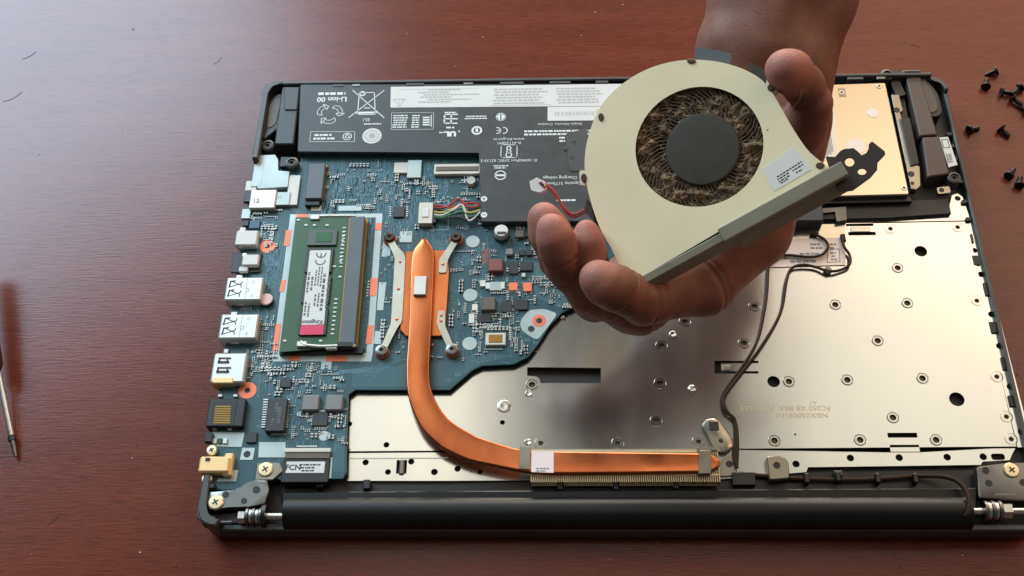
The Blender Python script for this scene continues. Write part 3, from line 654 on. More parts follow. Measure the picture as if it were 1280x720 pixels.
tube('latch', [P(376, 427, ZM + .001), P(381, 431, ZM + .001), P(400, 433, ZM + .001), P(422, 432.5, ZM + .001), P(444, 432.5, ZM + .001)], .0008, M_tin, sock); box('latch_end', 371, 426, 383, 433, ZM - .001, ZM + .0016, M_tin, sock, .0004); box('latch_end', 407, 430.5, 421, 436, ZM - .001, ZM + .0012, M_tin, sock, .0003)
tube('latch', [P(392, 271, ZM), P(410, 270, ZM), P(445, 270, ZM)], .0006, M_tin, sock); box('latch_end', 388, 268, 399, 274, ZM - .001, ZM + .001, M_tin, sock, .0004)
box('stop', 422, 427, 440, 433, ZM, ZM + .0022, M_blk, sock)

# --- heat sink
hs = prism('heat_sink', [L([(507, 314), (559, 312), (561, 340), (557, 412), (551, 420), (507, 420), (500, 412), (503, 370)], BT + .002)], BT + .0006, BT + .002, M_copper, lap, .0003)
ZH = BT + .0046
def smooth2(l, k=5): return [(q.x, q.y) for q in catmull([(a, b, 0) for a, b in l], k)]
def resample(l, n):
    l = [Vector(q) for q in l]; d = [0]
    for a_, b_ in zip(l[:-1], l[1:]): d.append(d[-1] + (b_ - a_).length)
    out = []
    for k in range(n):
        t = d[-1] * k / (n - 1); i = max(q for q in range(len(d)) if d[q] <= t + 1e-12); i = min(i, len(l) - 2)
        out.append(l[i].lerp(l[i + 1], (t - d[i]) / (d[i + 1] - d[i])))
    return out
def pipe(left, right, z0, z1, m, parent):
    parts = ((0, 4), (4, 6), (6, 10), (10, 13), (13, 15), (15, len(left) - 1)); A_, B_ = [], []
    for a_, b_ in parts:
        A_ += resample(smooth2(L(left, z1)[a_:b_ + 1], 5), 14)[:-1]; B_ += resample(smooth2(L(right, z1)[a_:b_ + 1], 5), 14)[:-1]
    A_.append(Vector(L(left, z1)[-1])); B_.append(Vector(L(right, z1)[-1]))
    prof = [(-1, 0), (-1, .6), (-.975, .84), (-.92, .96), (-.85, 1), (0, .97), (.85, 1), (.92, .96), (.975, .84), (1, .6), (1, 0)]
    vs, fs, n = [], [], len(prof)
    for a_, b_ in zip(A_, B_):
        for t, h in prof: q = a_.lerp(b_, (t + 1) / 2); vs.append((q.x, q.y, z0 + (z1 - z0) * h))
    for k in range(len(A_) - 1):
        for q in range(n): fs.append((k * n + q, (k + 1) * n + q, (k + 1) * n + (q + 1) % n, k * n + (q + 1) % n))
    fs.append(tuple(range(n))); fs.append(tuple(range((len(A_) - 1) * n, len(A_) * n))[::-1])
    o = mesh('heat_pipe', vs, fs, m, parent, smooth=45)
    bm = bmesh.new(); bm.from_mesh(o.data); bmesh.ops.recalc_face_normals(bm, faces=bm.faces[:]); bm.to_mesh(o.data); bm.free(); return o
left = [(528, 298), (524, 303), (518, 310), (515, 318), (513, 335), (511, 400), (507.5, 455), (508.5, 487), (515, 511), (528, 537), (551, 559), (582, 573.5), (612, 580.5), (650, 588), (700, 591.5), (885, 589.5), (896, 585), (901, 580)]
rt = [(532.5, 298), (536, 303), (541, 310), (543, 318), (543, 335), (540, 400), (537, 455), (538, 480), (546, 503), (564, 526), (598, 546), (640, 559), (655, 562), (670, 563.2), (700, 564), (885, 566.5), (895, 571), (901, 577)]
pipe(left, rt, ZH - .0026, ZH, M_copper, hs)
box('pad', 518, 345, 532, 368, ZH - .0002, ZH + .0018, M_tin, hs, .0002)
def arm(pts, wd, zz, th=.0006):
    l = [Vector(q) for q in L(pts, zz)]; a, b = [], []
    for i, q in enumerate(l):
        d = (l[min(i + 1, len(l) - 1)] - l[max(i - 1, 0)]).normalized(); nr = Vector((-d.y, d.x)) * wd / 2
        a.append(tuple(q + nr)); b.append(tuple(q - nr))
    return prism('mounting_arm', [a + b[::-1]], zz - th, zz, M_alu, hs, .00015)
za = BT + .0027
def armp(pts): prism('mounting_arm', [rrect(L(pts, za), .0012, 3)], za - .0007, za, M_arm, hs, .00015)
M_arm = mat('arm_steel', (178, 172, 156), .36, 1, var=.08, rvar=.06)
armp([(484, 302), (492, 299), (497, 308), (506, 318), (506.5, 326), (502.5, 402), (497, 409), (483, 437), (476, 433), (488, 406), (489, 398), (493.5, 324), (491, 316)])
armp([(565, 300), (573, 302), (563, 318), (559, 327), (558, 341), (548, 341), (549, 324), (556, 314)]); armp([(547, 388), (557, 388), (556, 406), (568, 434), (560, 437), (549, 412), (546, 404)])
for q in ((500, 327), (498, 361), (496, 399), (553.5, 330), (551.5, 394), (551, 401)):
    p = P(*q, za); o = link('rivet', lathe_me('rivet', [(.0009, 0), (.0007, .0003), (.0004, .0004)], 12), hs, M_pad); o.location = (p.x, p.y, za)
scm = lathe_me('mount_screw', [(.0036, -.0027), (.0036, -.002), (.003, -.0004), (.0030, .0006), (.0024, .0009), (.0011, .0009), (.0010, .0003)], 22, [1, 1, 0, 0, 0, 2, 2])
for m in (M_dsteel, M_pad, M_hole): scm.materials.append(m)
scm2 = lathe_me('mount_screw', [(.0036, -.0027), (.0036, -.002), (.0029, -.0004), (.0029, .0006), (.0022, .0012), (.0011, .0012), (.0010, .0005)], 22, [1, 1, 0, 0, 0, 2, 2])
for m in (mat('screw_brown', (70, 48, 40), .5, .6), M_pad, M_hole): scm2.materials.append(m)
for u, v, me in ((487, 297, scm2), (570, 297, scm2), (477, 438, scm), (565, 437, scm)):
    p = P(u, v, za); o = link('mount_screw', me, hs); o.location = (p.x, p.y, za)
g = Geo(); a0, b0 = P(664, 560, ZH), P(664, 605, ZP + .003); xr = P(899, 605, ZP + .003).x; n = 88
for k in range(n):
    x = a0.x + (xr - a0.x) * k / (n - 1); g.bx(x, (a0.y + .0006 + b0.y) / 2, ZP, ZH - .0027, .0004, a0.y + .0006 - b0.y)
g.bx((a0.x + xr) / 2, (a0.y + b0.y) / 2, ZP - .0002, ZP + .0004, xr - a0.x, a0.y - b0.y); g.bx((a0.x + xr) / 2, b0.y + .0036, ZP, ZH - .0029, xr - a0.x, .0006)
g.bx((a0.x + xr) / 2, a0.y - .0006, ZH - .0031, ZH - .00265, xr - a0.x, .0014)
stuff(g.build('fin_stack', M_fin, hs))
prism('clamp', [L([(650, 557), (663, 558), (663, 587), (648, 586)], ZH + .0004)], ZH - .003, ZH + .0005, M_alu, hs, .0002); prism('clamp', [L([(874, 563), (889, 563), (889, 592), (873, 592)], ZH + .0004)], ZH - .003, ZH + .0005, M_alu, hs, .0002); prism('clamp_foot', [L([(872, 559), (897, 559), (897, 563), (872, 563)], ZH - .0015)], ZH - .003, ZH - .0012, M_alu, hs)
o = prism('paper_label', [L([(664.5, 564), (692, 564), (692, 591), (664, 590)], ZH + .0001)], ZH - .0001, ZH + .00015, mat('pinkish_label', (232, 214, 208), .5), hs)
g = Geo(); zz = ZH + .0002; g.micro(pr4(668, 584, 689, 590, zz), 2, zz); g.build('printed_text', M_grey, hs)

# --- battery
lb_ = [(375, 105), (1012, 103), (1030, 276), (601, 277.5), (600, 190), (371.5, 190)]
bat = prism('battery', [rrect(L(lb_, ZBAT), .0012, 3)], ZP - .002, ZBAT, M_bat, lap, .0005)
zz = ZBAT + .0001
o = prism('white_strip', [L([(488.5, 108.5), (800, 104.5), (800, 132), (488, 134.5)], zz)], ZBAT - .0001, zz, M_lab, bat); prism('serial_label', [L([(684.5, 133.5), (800, 132.5), (800, 150), (684.5, 151)], zz)], ZBAT - .0001, zz, M_lab, bat)
g = Geo(); z2 = zz + .00005
g.micro(pr4(520, 111, 602, 128, z2), 6, z2, ragged=.5); 
g.micro(pr4(616, 110, 688, 130, z2), 6, z2, ragged=.2); g.micro(pr4(694, 109, 755, 129, z2), 6, z2, ragged=.2)
q = L([(492, 124), (506, 124), (499, 133)], z2); g.line(q + q[:1], .0004, z2); g.line(L([(499, 126), (499, 130)], z2), .0004, z2); g.line(L([(500, 112), (600, 110)], z2), .0002, z2); g.line(L([(614, 132), (690, 130.6)], z2), .0002, z2)
x0, x1 = P(694, 141, z2).x, P(750, 141, z2).x; yb = P(700, 142, z2).y; x = x0
while x < x1: d = random.choice((.0003, .0005, .0008)); g.bx(x, yb, z2 - .00002, z2, d, .0024); x += d + random.choice((.0004, .0006, .001))
g.build('label_print', mat('pale_print', (168, 168, 164), .6), bat)
g = Geo(); z = ZBAT + .00006; zz = z
def T(s, u, v, h, sx=1.0, b=0): p = P(u, v, z); g.text(s, p.x, p.y, h, z, PI, 0, sx, b)
T('Li-ion 00', 415, 124, .0033, 1.0, .00012); g.micro(pr4(398, 114, 432, 119.5, z), 1, z, ragged=.02)
# recycling sign: three bent arrows
c = P(412, 142, z); R0 = .0062
for k in range(3):
    a = PI / 2 + k * 2 * PI / 3 + PI
    def rp(r, t): return (c.x + r * math.cos(a + t), c.y + r * math.sin(a + t) * .95)
    g.line([rp(.0066, .62), rp(.0074, .25), rp(.0074, -.25), rp(.0066, -.52)], .0004, z); g.line([rp(.0042, .80), rp(.0050, .22), rp(.0050, -.22), rp(.0044, -.52)], .0004, z); g.line([rp(.0066, .62), rp(.0042, .80)], .0004, z)
    g.line([rp(.0085, -.5), rp(.0056, -.88), rp(.0034, -.48), rp(.0085, -.5)], .00045, z)
# crossed-out bin (upside down)
g.line(L([(441, 113), (480, 147)], z), .0005, z); g.line(L([(480, 113), (436, 147)], z), .0005, z)
q = L([(449, 116), (468, 115.5), (469, 143), (447, 143)], z); g.line(q + q[:1], .0005, z); g.line(L([(446, 141), (470, 140.5)], z), .0013, z); g.line(L([(456, 135), (462, 135)], z), .0006, z)
p = P(453, 117, z); g.ring(p.x, p.y, .0014, .0008, z); T('EU', 458, 149.5, .0022)
p = P(461, 170, z); g.micro(pr4(455, 153.5, 478, 156, z), 1, z, ragged=.05)
q = L([(388.5, 164.5), (443.5, 164.5), (443, 177), (387, 177)], z); g.line(q + q[:1], .00025, z); g.micro(pr4(392, 166.5, 426, 175, z), 2, z); p = P(434, 170.5, z); g.ring(p.x, p.y, .0023, .0005, z); g.line(L([(431, 172), (434, 167), (437, 172), (431, 172)], z), .0005, z)
q = L([(489.5, 141), (542, 140.5), (541.5, 161.5), (489, 162)], z); g.line(q + q[:1], .0002, z); g.micro(pr4(491.5, 143, 512, 160, z), 6, z, ragged=.2); g.micro(pr4(515, 143, 525, 160, z), 6, z, ragged=.2)
for k in range(4): q = pr4(528.5, 146 + k * 3, 537, 147.7 + k * 3, z); g.quad([(q[0], q[1]), (q[2], q[1]), (q[2], q[3]), (q[0], q[3])], z)
g.line(L([(539, 144), (539, 158)], z), .0005, z)
for u in (557, 565.5):
    q = pr4(u - 1.2, 143, u + 5.6, 154, z)
    for s in (0, .5, 1): g.line([(q[0], q[1] + (q[3] - q[1]) * s), (q[2], q[1] + (q[3] - q[1]) * s)], .0008, z)
    g.line([(q[0], q[1]), (q[0], q[3])], .0008, z)
T('UL', 563, 167, .0030, 1.2, .0003); g.micro(pr4(556, 139, 571, 142, z), 1, z, ragged=.05); g.micro(pr4(549, 164, 555, 167, z), 1, z); g.micro(pr4(573, 162, 575.5, 166, z), 1, z); g.micro(pr4(557, 157.5, 569, 161, z), 1, z)
p = P(596, 163, z); g.ring(p.x, p.y, .0024, .0011, z); q = pr4(594.5, 160.5, 597.5, 165, z); g.quad([(q[0], q[1]), (q[2], q[1]), (q[2], q[3]), (q[0], q[3])], z)
p = P(626, 163, z); ce(p.x, p.y, .0020, PI)
p = P(626, 146, z); g.ring(p.x, p.y, .0026, .0003, z); g.quad(L([(620.5, 146), (625.3, 141), (625.3, 151)], z), z); g.quad(L([(631.5, 146), (626.8, 141), (626.8, 151)], z), z)
g.micro(pr4(581, 144, 617, 149, z), 2, z, ragged=.3)
T('www.bis.gov.in', 636, 174, .0017, 1.15); T('R-41133891', 636, 178.5, .0017, 1.1)
q = rrect(L([(626.5, 181), (646.5, 181), (646, 197), (626, 197)], z), .001, 3); g.line(q + q[:1], .0004, z)
for v in (185, 189.3, 193.5): p = P(636, v, z); g.ring(p.x, p.y, .0011 if v != 193.5 else .0015, .0006, z)
T('IS 16046(Part 2)/IEC 62133-2', 636, 200.5, .0017, 1.05); g.micro(pr4(616, 206, 637, 211, z), 2, z); p = P(625.5, 219, z); g.ring(p.x, p.y, .0028, .0006, z); g.line(L([(620, 219), (631, 219)], z), .0012, z)
g.micro(pr4(655, 162, 742, 169, z), 2, z, ragged=.02); T('Simplo Hsinchu, Creative', 700, 155, .0015, 1.1); T('Charging voltage', 700, 222, .0019); T('Rated Capacity 3175mAh', 712, 229, .0019); g.micro(pr4(695, 248, 725, 252, z), 1, z)
g.micro(pr4(698, 170, 707, 178, z), 2, z)
for v, s in ((248.5, '+'), (268.5, '-')):
    p = P(605, v, z); g.quad(circ(p.x, p.y, .0017, 18), z)
g.build('printed_text', M_white, bat)
g = Geo(); z = ZBAT + .00009
for v, s in ((248.5, 1), (268.5, 0)):
    a = P(605, v, z); g.line([(a.x - .0008, a.y), (a.x + .0008, a.y)], .0004, z); s and g.line([(a.x, a.y - .0008), (a.x, a.y + .0008)], .0004, z)
g.build('pole_mark', M_ink, bat)
p = P(465, 170, ZBAT); sl = prism('round_seal', [circ(p.x, p.y, .0053, 32)], ZBAT - .0001, ZBAT + .00012, M_lab, bat)
g = Geo(); z = ZBAT + .00017
for r, n in ((.0040, 26), (.0030, 20)):
    for k in range(n): a = 2 * PI * k / n; g.bx(p.x + r * math.cos(a), p.y + r * math.sin(a), z - .00003, z, .0003, .0006, 0, a + .4)
g.ring(p.x, p.y, .0014, .0005, z); g.quad(circ(p.x, p.y, .0006, 10), z); g.build('seal_print', M_grey, bat)
# moulded key on the battery
a = prism('moulded_patch', [rrect(L([(706, 168), (734, 160), (734, 214), (712, 214)], ZBAT), .002, 3)], ZBAT - .0002, ZBAT + .0003, mat('patch_film', (50, 52, 50), .5), bat)
for u, v in ((717, 177), (715, 197), (708, 186)):
    p = P(u, v, ZBAT); o = link('patch_hole', lathe_me('patch_hole', [(.0016, 0), (.0013, .0002), (.0011, .0002)], 14), bat, M_hole); o.location = (p.x, p.y, ZBAT + .0002)
# battery lead: six wires
wl = empty('battery_lead'); wl.parent = lap
for k, (m, a, b, c) in enumerate(((M_wr, 257, 262, 254), (M_wr, 259.5, 252, 259), (M_wk, 262, 268, 262), (M_wy, 265, 257, 266), (M_ww, 268.5, 255, 269), (M_wg, 271, 262, 271), (M_wk, 273, 270, 273))):
    zz = BT + .0025; m0 = 566 + k * 1.5
    tube('wire', [P(543, a, zz), P(553, a + .6, zz), P(m0 - 4, (a + b) / 2, zz + .001 + k * .0002), P(m0 + 6, b + (k - 3) * 1.6, zz + .0012), P(586, c + (7 if m is M_ww else 0), zz + .0006), P(601, 255 + k * 2.4, zz)], .00055, m, wl, 7)

# --- speakers
def tilt_box(name, pts, z0, z1, m, parent, bev=.0006): return prism(name, [rrect(L(pts, z1), .0008, 2)], z0, z1, m, parent, bev)
sp = tilt_box('speaker', [(352.5, 108), (375.5, 108), (366.5, 180), (343, 180)], ZF + .001, .0200, M_spk, lap)
tilt_box('gasket', [(355, 109), (373.5, 109), (371, 137), (355.5, 137)], .0199, .0207, M_spk, sp, .0003)
def oval(pts, zz): return rrect(L(pts, zz), .004, 5)
prism('grille_frame', [oval([(334, 124), (352, 115), (354, 122), (346, 164), (330, 168), (329, 158)], .0185)], ZF, .0180, M_blk, sp, .0004)
prism('grille', [oval([(337, 128), (349, 120), (351, 127), (344, 156), (334, 161)], .0185)], .0178, .0184, M_mesh, sp, .0003)
tilt_box('wire_clip', [(327, 168), (343, 158), (344, 163), (330, 174)], .015, .0185, M_spk, sp, .0004)
bs = lathe_me('boss_screw', [(.0038, -.006), (.0036, 0), (.0028, .0006), (.0022, .0006), (.0020, -.0002), (.0011, -.0002), (.0009, -.001)], 20, [0, 0, 0, 0, 0, 1, 1])
for m in (M_case, M_hole): bs.materials.append(m)
for u, v, zz in ((334.5, 181.5, .018), (364.5, 203, .0195), (1109, 93, .019), (1193, 222, .018)):
    p = P(u, v, zz); o = link('screw_boss', bs, case); o.location = (p.x, p.y, zz)
box('hook_block', 351, 196, 361, 208, .014, .0185, M_blk, case)
sp = tilt_box('speaker', [(1133, 97), (1150, 93), (1172, 168), (1150, 170)], ZF + .001, .0195, mat('speaker_brown', (76, 62, 54), .5, var=.1), lap)
prism('grille_frame', [oval([(1148, 100), (1154, 97), (1172, 116), (1178, 142), (1170, 146), (1154, 144)], .0185)], ZF, .0187, M_blk, sp, .0004)
prism('grille', [oval([(1150, 104), (1154, 101), (1168, 118), (1173, 140), (1158, 142)], .0185)], .0185, .0191, mat('speaker_cloth_brown', (84, 70, 58), .7, var=.3, vscale=1500, bump=.3, bscale=2600), sp, .0003)
tilt_box('speaker_box', [(1153, 171), (1176, 170), (1187, 217), (1160, 221)], ZF + .001, .0193, MATS['speaker_brown'], sp)
q = prism('paper_label', [L([(1174.5, 172), (1185, 171), (1197, 206), (1186, 209)], .0196)], .0192, .01965, M_lab, sp); g = Geo(); z = .0197
q = L([(1177, 174.5), (1184.5, 174), (1187, 184), (1179.5, 185)], z); g.line(q + q[:1], .0004, z); g.micro(pr4(1181, 188, 1192, 205, z), 4, z, vert=True); g.build('printed_text', M_ink, sp)
tube('wire', [P(1108, 96, .018), P(1085, 97, .018), P(1065, 99, .018)], .0012, M_blk, sp); tilt_box('wire_guide', [(1060, 95.5), (1075, 94.5), (1075, 103), (1062, 104)], .015, .0185, M_blk, sp); tube('wire', [P(1133, 95, .019), P(1129, 91, .019), P(1150, 90.5, .019)], .0012, M_blk, sp)
tilt_box('rim_inlay', [(1110, 88), (1124, 87), (1146, 200), (1133, 204)], ZF + .0008, .0155, mat('inlay_plastic', (48, 40, 36), .5), case, .0003)

# --- hard drive in its bracket
hd = prism('hard_drive', [rrect(L([(985, 107), (1107, 103), (1137, 243), (985, 247)], .0200), .0012, 3)], ZF + .001, .0200, M_hdd, lap, .0005)
for u, v, r in ((1091, 141, 8.0), (1070, 183, 13)):
    p = P(u, v, .02); prism('round_cover', [circ(p.x, p.y, r * .00039, 26)], .0199, .02015, mat('grey_foil', (214, 204, 196), .5, .5), hd)
for u, v in ((1052, 116), (1099, 108), (1130, 235), (1046, 116.5)):
    p = P(u, v, .02)
    if u == 1046: continue
    o = link('lid_screw', lathe_me('lid_screw', [(.0017, 0), (.0015, .0003), (.0007, .0003), (.0005, .0001)], 16, [0, 0, 1, 1]), hd, [M_steel, M_hole]); o.location = (p.x, p.y, .02)
prism('square_recess', [rect(1047, 110, 1058, 121, .0201)], .0199, .02008, M_alu, hd)
o = prism('paper_label', [L([(985, 150), (1041, 120), (1047, 190), (1050, 200), (985, 200)], .0201)], .0199, .0201, mat('drive_label', (222, 205, 184), .5), hd); g = Geo()
g.micro(pr4(1022, 128, 1044, 200, .0202), 7, .0202, vert=True); g.build('printed_text', M_grey, hd)
prism('drive_edge', [L([(985, 247.5), (1138, 244), (1141, 250), (985, 254)], .018)], ZF + .001, .017, M_blk, hd)
br = prism('drive_bracket', [L([(1114, 118), (1124, 118), (1129, 138), (1124, 140), (1141, 205), (1150, 208), (1151, 232), (1146, 237), (1139, 236)], .0185)], .014, .0185, M_alu, lap, .0003)
for u, v in ((1121, 137.5), (1139, 217.5)):
    p = P(u, v, .0185); prism('bracket_hole', [circ(p.x, p.y, .0017)], .0184, .0187, M_hole, br)
p = P(1140.5, 229, .0185); prism('bracket_hole', [circ(p.x, p.y, .001)], .0184, .0187, M_hole, br)
tilt_box('rubber_pad', [(1124, 148), (1138, 146), (1150, 205), (1138, 208)], .015, .0192, M_blk, br)
tilt_box('cable_loop', [(1117, 92), (1124, 100), (1133, 118), (1122, 122), (1114, 105)], .012, .018, M_blk, br, .001)
prism('ear_tab', [rrect(L([(1171, 234), (1187, 232), (1189, 240), (1173, 242)], .017), .001, 3)], .014, .0166, M_alu, br); p = P(1177, 237.5, .0166); prism('bracket_hole', [circ(p.x, p.y, .0013)], .0165, .0168, M_hole, br)
o = prism('drive_frame', [L([(1000, 254), (1186, 247), (1190, 266), (1110, 271), (1000, 274)], .015)], ZF + .0006, .0142, M_blk, lap, .0004)
prism('frame_bar', [L([(1000, 262), (1058, 258), (1059, 275), (1046, 277), (1044, 264), (1009, 268), (1005, 279), (998, 279)], .0155)], .012, .0155, M_dsteel, o, .0002)

# --- paper label under the aerial cables, aerial cables
ZL = ZP + .0006
lbl = prism('wireless_card_label', [L([(966, 298.5), (1056, 297), (1057, 331), (962, 334)], ZL)], ZP + .0003, ZL, mat('silver_label', (222, 204, 190), .45, .3), lap)
g = Geo(); z = ZL + .00006
for a in ((1010, 303, 1030, 312), (1036, 303, 1048, 312), (995, 315, 1028, 319), (964, 320, 990, 324), (985, 324, 1040, 329)): g.micro(pr4(*a, z), 1 if a[3] - a[1] < 6 else 2, z)
q = L([(1035, 312), (1049, 311), (1050, 327), (1034, 328)], z); g.line(q + q[:1], .0004, z); g.micro(pr4(1037, 314, 1048, 326, z), 3, z)
g.build('printed_text', M_grey, lbl)
zc = ZL + .0012
acs = [[(1016, 292), (1022, 294.5), (1031, 300), (1035, 309), (1026, 319), (1008, 321), (985, 319), (968, 322), (961, 332), (959, 360), (956, 385), (947, 425), (930, 455), (910, 482), (903, 497), (907, 515), (918, 523), (920, 545), (918, 572), (922, 585)],
       [(1053, 296), (1055, 308), (1062, 319), (1062, 330), (1052, 337), (1036, 339), (1020, 334), (1003, 331), (989, 336), (983, 352), (976, 390), (955, 428), (930, 462), (912, 485), (905, 500), (909, 514), (919, 527), (922, 550), (921, 585)]]
for l in acs: tube('aerial_cable', [P(u, v, zc + (.0006 if (i % 2 and l is acs[1]) else 0)) for i, (u, v) in enumerate(l)], .00075, M_cable, lap, 8, 6)
tube('aerial_plug', [P(1014, 291, zc), P(1022, 294.5, zc)], .0015, M_cable, lap); tube('aerial_plug', [P(1053, 294, zc), P(1054.5, 302, zc)], .0014, M_cable, lap)
p = P(1035, 338, zc); o = link('aerial_clip', lathe_me('aerial_clip', [(.002, -.001), (.0018, .0008), (.001, .001)], 14), lap, M_dsteel); o.location = (p.x, p.y, zc)

# --- hinges, springs, hinge bar
cs = lathe_me('cap_screw', [(.0036, -.001), (.0036, .0004), (.0031, .0009), (.0009, .0010)], 24); cs.materials.append(mat('cream_screw', (232, 214, 172), .35, .8))
def cross(parent, x, y, z, r=.0017, wd=.0007, rot=.6):
    g = Geo(); g.bx(x, y, z, z + .00012, 2 * r, wd, 0, rot); g.bx(x, y, z, z + .00016, wd, 2 * r, 0, rot); g.build('cross_slot', M_hole, parent)
def csc(u, v, z, parent, s=1.0):
    p = P(u, v, z); o = link('cap_screw', cs, parent); o.location = (p.x, p.y, z); o.scale = (s, s, 1)
    cross(parent, p.x, p.y, z + .00095, .0016 * s)
zh = .0185
h = prism('hinge', [rrect(L([(262, 614), (297, 612), (307, 604), (319, 600), (334, 600), (336, 612), (331, 630), (312, 633), (282, 634), (266, 638), (259, 634), (259, 622)], zh), .0012, 3)], .013, zh, M_dsteel, lap, .0006, 40, 2)
csc(270, 628, zh, h)
for u, v, r in ((282, 618, 1.5), (305, 626, 1.4), (320.5, 612, 1.7)): p = P(u, v, zh); prism('hinge_hole', [circ(p.x, p.y, r * .001)], zh - .0001, zh + .0002, M_hole, h)
b_ = prism('hinge_mount', [L([(321, 578.5), (349, 577.5), (355, 588), (341, 600), (318, 600)], .0172)], .014, .0172, M_alu, lap, .0004); csc(332, 587, .0172, b_)
csc(265, 563, BT + .002, lap, .7); csc(259, 598.5, BT + .002, lap, .7)
def rod(name, u0, u1, v, r, z, m, parent, n=18):
    a, b = P(u0, v, z), P(u1, v, z); return tube(name, [a, ((a + b) / 2).xyz, b], r, m, parent, n, 0)
zr = .0155
rod('hinge_shaft', 299, 360, 645.5, .0016, zr, M_steel, h); rod('hinge_nut', 299, 307, 646, .0031, zr, M_steel, h, 6)
for k in range(6): rod('spring_washer', 309 + k * 4.0, 311.8 + k * 4.0, 645.5, .0036 if k % 2 else .0041, zr, M_steel if k % 2 else M_dsteel, h)
rod('hinge_collar', 329, 334, 644, .0052, zr - .001, M_blk, h)
h2 = prism('hinge', [rrect(L([(1222, 582), (1258, 578), (1320, 576), (1320, 628), (1224, 621)], zh), .0012, 3)], .013, zh - .001, M_dsteel, lap, .0006, 40, 2); csc(1264, 588, zh - .001, h2)
for u, v in ((1232, 588), (1236, 604), (1279, 603)): p = P(u, v, zh - .001); prism('hinge_hole', [circ(p.x, p.y, .0016)], zh - .0011, zh - .0008, M_hole, h2)
g = Geo(); p = P(1258, 617, zh); g.micro(pr4(1240, 615, 1276, 619, zh), 1, zh - .0009); g.build('stamp', M_grey, h2)
rod('hinge_shaft', 1205, 1320, 639, .0016, zr, M_steel, h2)
for k in range(5): rod('spring_washer', 1229 + k * 4.4, 1232.5 + k * 4.4, 638.5, .0041 if k % 2 else .0046, zr, M_steel if k % 2 else M_dsteel, h2)
rod('hinge_nut', 1252, 1263, 638, .0036, zr, M_steel, h2, 6)
# hinge bar
bar = rod('hinge_bar', 357, 1211, 642, .0074, .0132, M_bar, lap, 28)
prism('bar_ledge', [L([(351, 614), (1222, 609), (1222, 634), (352, 637)], .016)], ZF + .0006, .0158, M_bar, bar, .0008)
prism('gap_strip', [L([(412, 598), (1225, 586), (1225, 611), (350, 616), (352, 604)], .012)], ZF + .0006, .0105, M_blk, lap)
for u, v in ((399, 600), (458, 602), (700, 603), (770, 603), (845, 602), (1009, 594), (1098, 594), (1145, 594), (1048, 592)):
    o = box('support_post', u - 4, v - 3, u + 4, v + 9, ZF + .0006, .0150, M_blk, bar, .0004)
tube('black_cable', [P(925, 592, .012), P(990, 598, .012), P(1060, 600, .012), P(1110, 598, .012), P(1150, 595, .013), P(1185, 597, .016), P(1203, 607, .019), P(1211, 624, .021), P(1210, 640, .021), P(1206, 645, .0195)], .0011, M_cable, lap, 8)
box('cable_block', 1042, 588, 1054, 594, ZF + .0006, .0136, M_case, lap); box('cable_block', 915, 590, 945, 606, ZF + .0006, .0142, M_blk, lap)
prism('corner_brace', [L([(252, 640), (297, 637), (297, 652), (250, 654)], .0165)], ZF + .0006, .014, M_blk, case, .0006)
tube('corner_rib', [P(253, 617, .0165), P(249, 640, .0165), P(250, 648, .0165), P(262, 653, .0165), P(290, 653, .0165)], .0009, M_case, case)
box('side_clip', 253, 603, 268, 611, BT, BT + .003, M_blk, case, .0006)

# ------------------------------------------------------------------ the cooling fan, held up over the laptop
FD = .472
DO = FD - .425
FO = PD(870, 190, FD)
to_cam = (CL - FO).normalized()
FN = (to_cam + math.tan(math.radians(15)) * (-.50 * RGT + .867 * UPV)).normalized()
FX = (RGT - FN * RGT.dot(FN)).normalized(); FY = FN.cross(FX)
FM = Matrix.Translation(FO) @ Matrix((FX, FY, FN)).transposed().to_4x4()
FI = FM.inverted()
def f3(u, v, off=0.0):
    o = FI @ CL; d = (FI.to_3x3() @ (CR @ Vector(((u - 640) / FPX, (360 - v) / FPX, -1)))); t = (off - o.z) / d.z; return o + d * t
def FL(pts, off=0.0): return [tuple(f3(u, v, off).xy) for u, v in pts]
fan = empty('cooling_fan', M=FM)
tag(fan, 'dusty blower fan with round opening in its cream metal cover, held up by the hand', 'cooling fan')
so = smooth2([(783, 357), (768, 318), (750, 285), (738, 250), (732, 222), (731, 196), (736, 168), (748, 138), (766, 115), (794, 94), (824, 81), (856, 75), (890, 76), (920, 83), (944, 94), (960, 108), (975, 132), (992, 162), (1012, 190), (1036, 209)], 4)
fo = FL(so) + FL([(786, 360)])[0:0]
oc = f3(873, 183); orx = (f3(953, 183) - f3(793, 183)).length / 2
hole = circ(oc.x, oc.y, orx, 56, ry=(f3(873, 108) - f3(873, 258)).length / 2)
prism('cover', [fo, hole], -.0008, 0, M_cover, fan, .0002)
cx = sum(x for x, y in fo) / len(fo); cy = sum(y for x, y in fo) / len(fo)
ins = [(cx + (x - cx) * .965, cy + (y - cy) * .965) for x, y in fo]; ins2 = [(cx + (x - cx) * .992, cy + (y - cy) * .992) for x, y in fo]
prism('side_wall', [ins2, ins], -.0085, -.00085, M_wall, fan)
prism('back_plate', [ins2], -.0095, -.0086, M_wall, fan, .0003)
hc = f3(878, 186, -.0004); hr = (f3(925, 186) - f3(832, 186)).length / 2
hub = link('hub', lathe_me('hub', [(hr, -.0078), (hr, -.0012), (hr * .97, -.0006), (hr * .9, -.0004), (hr * .2, -.0003)], 48), fan, M_hub); hub.location = (hc.x, hc.y, 0)
g = Geo(); nb = 67
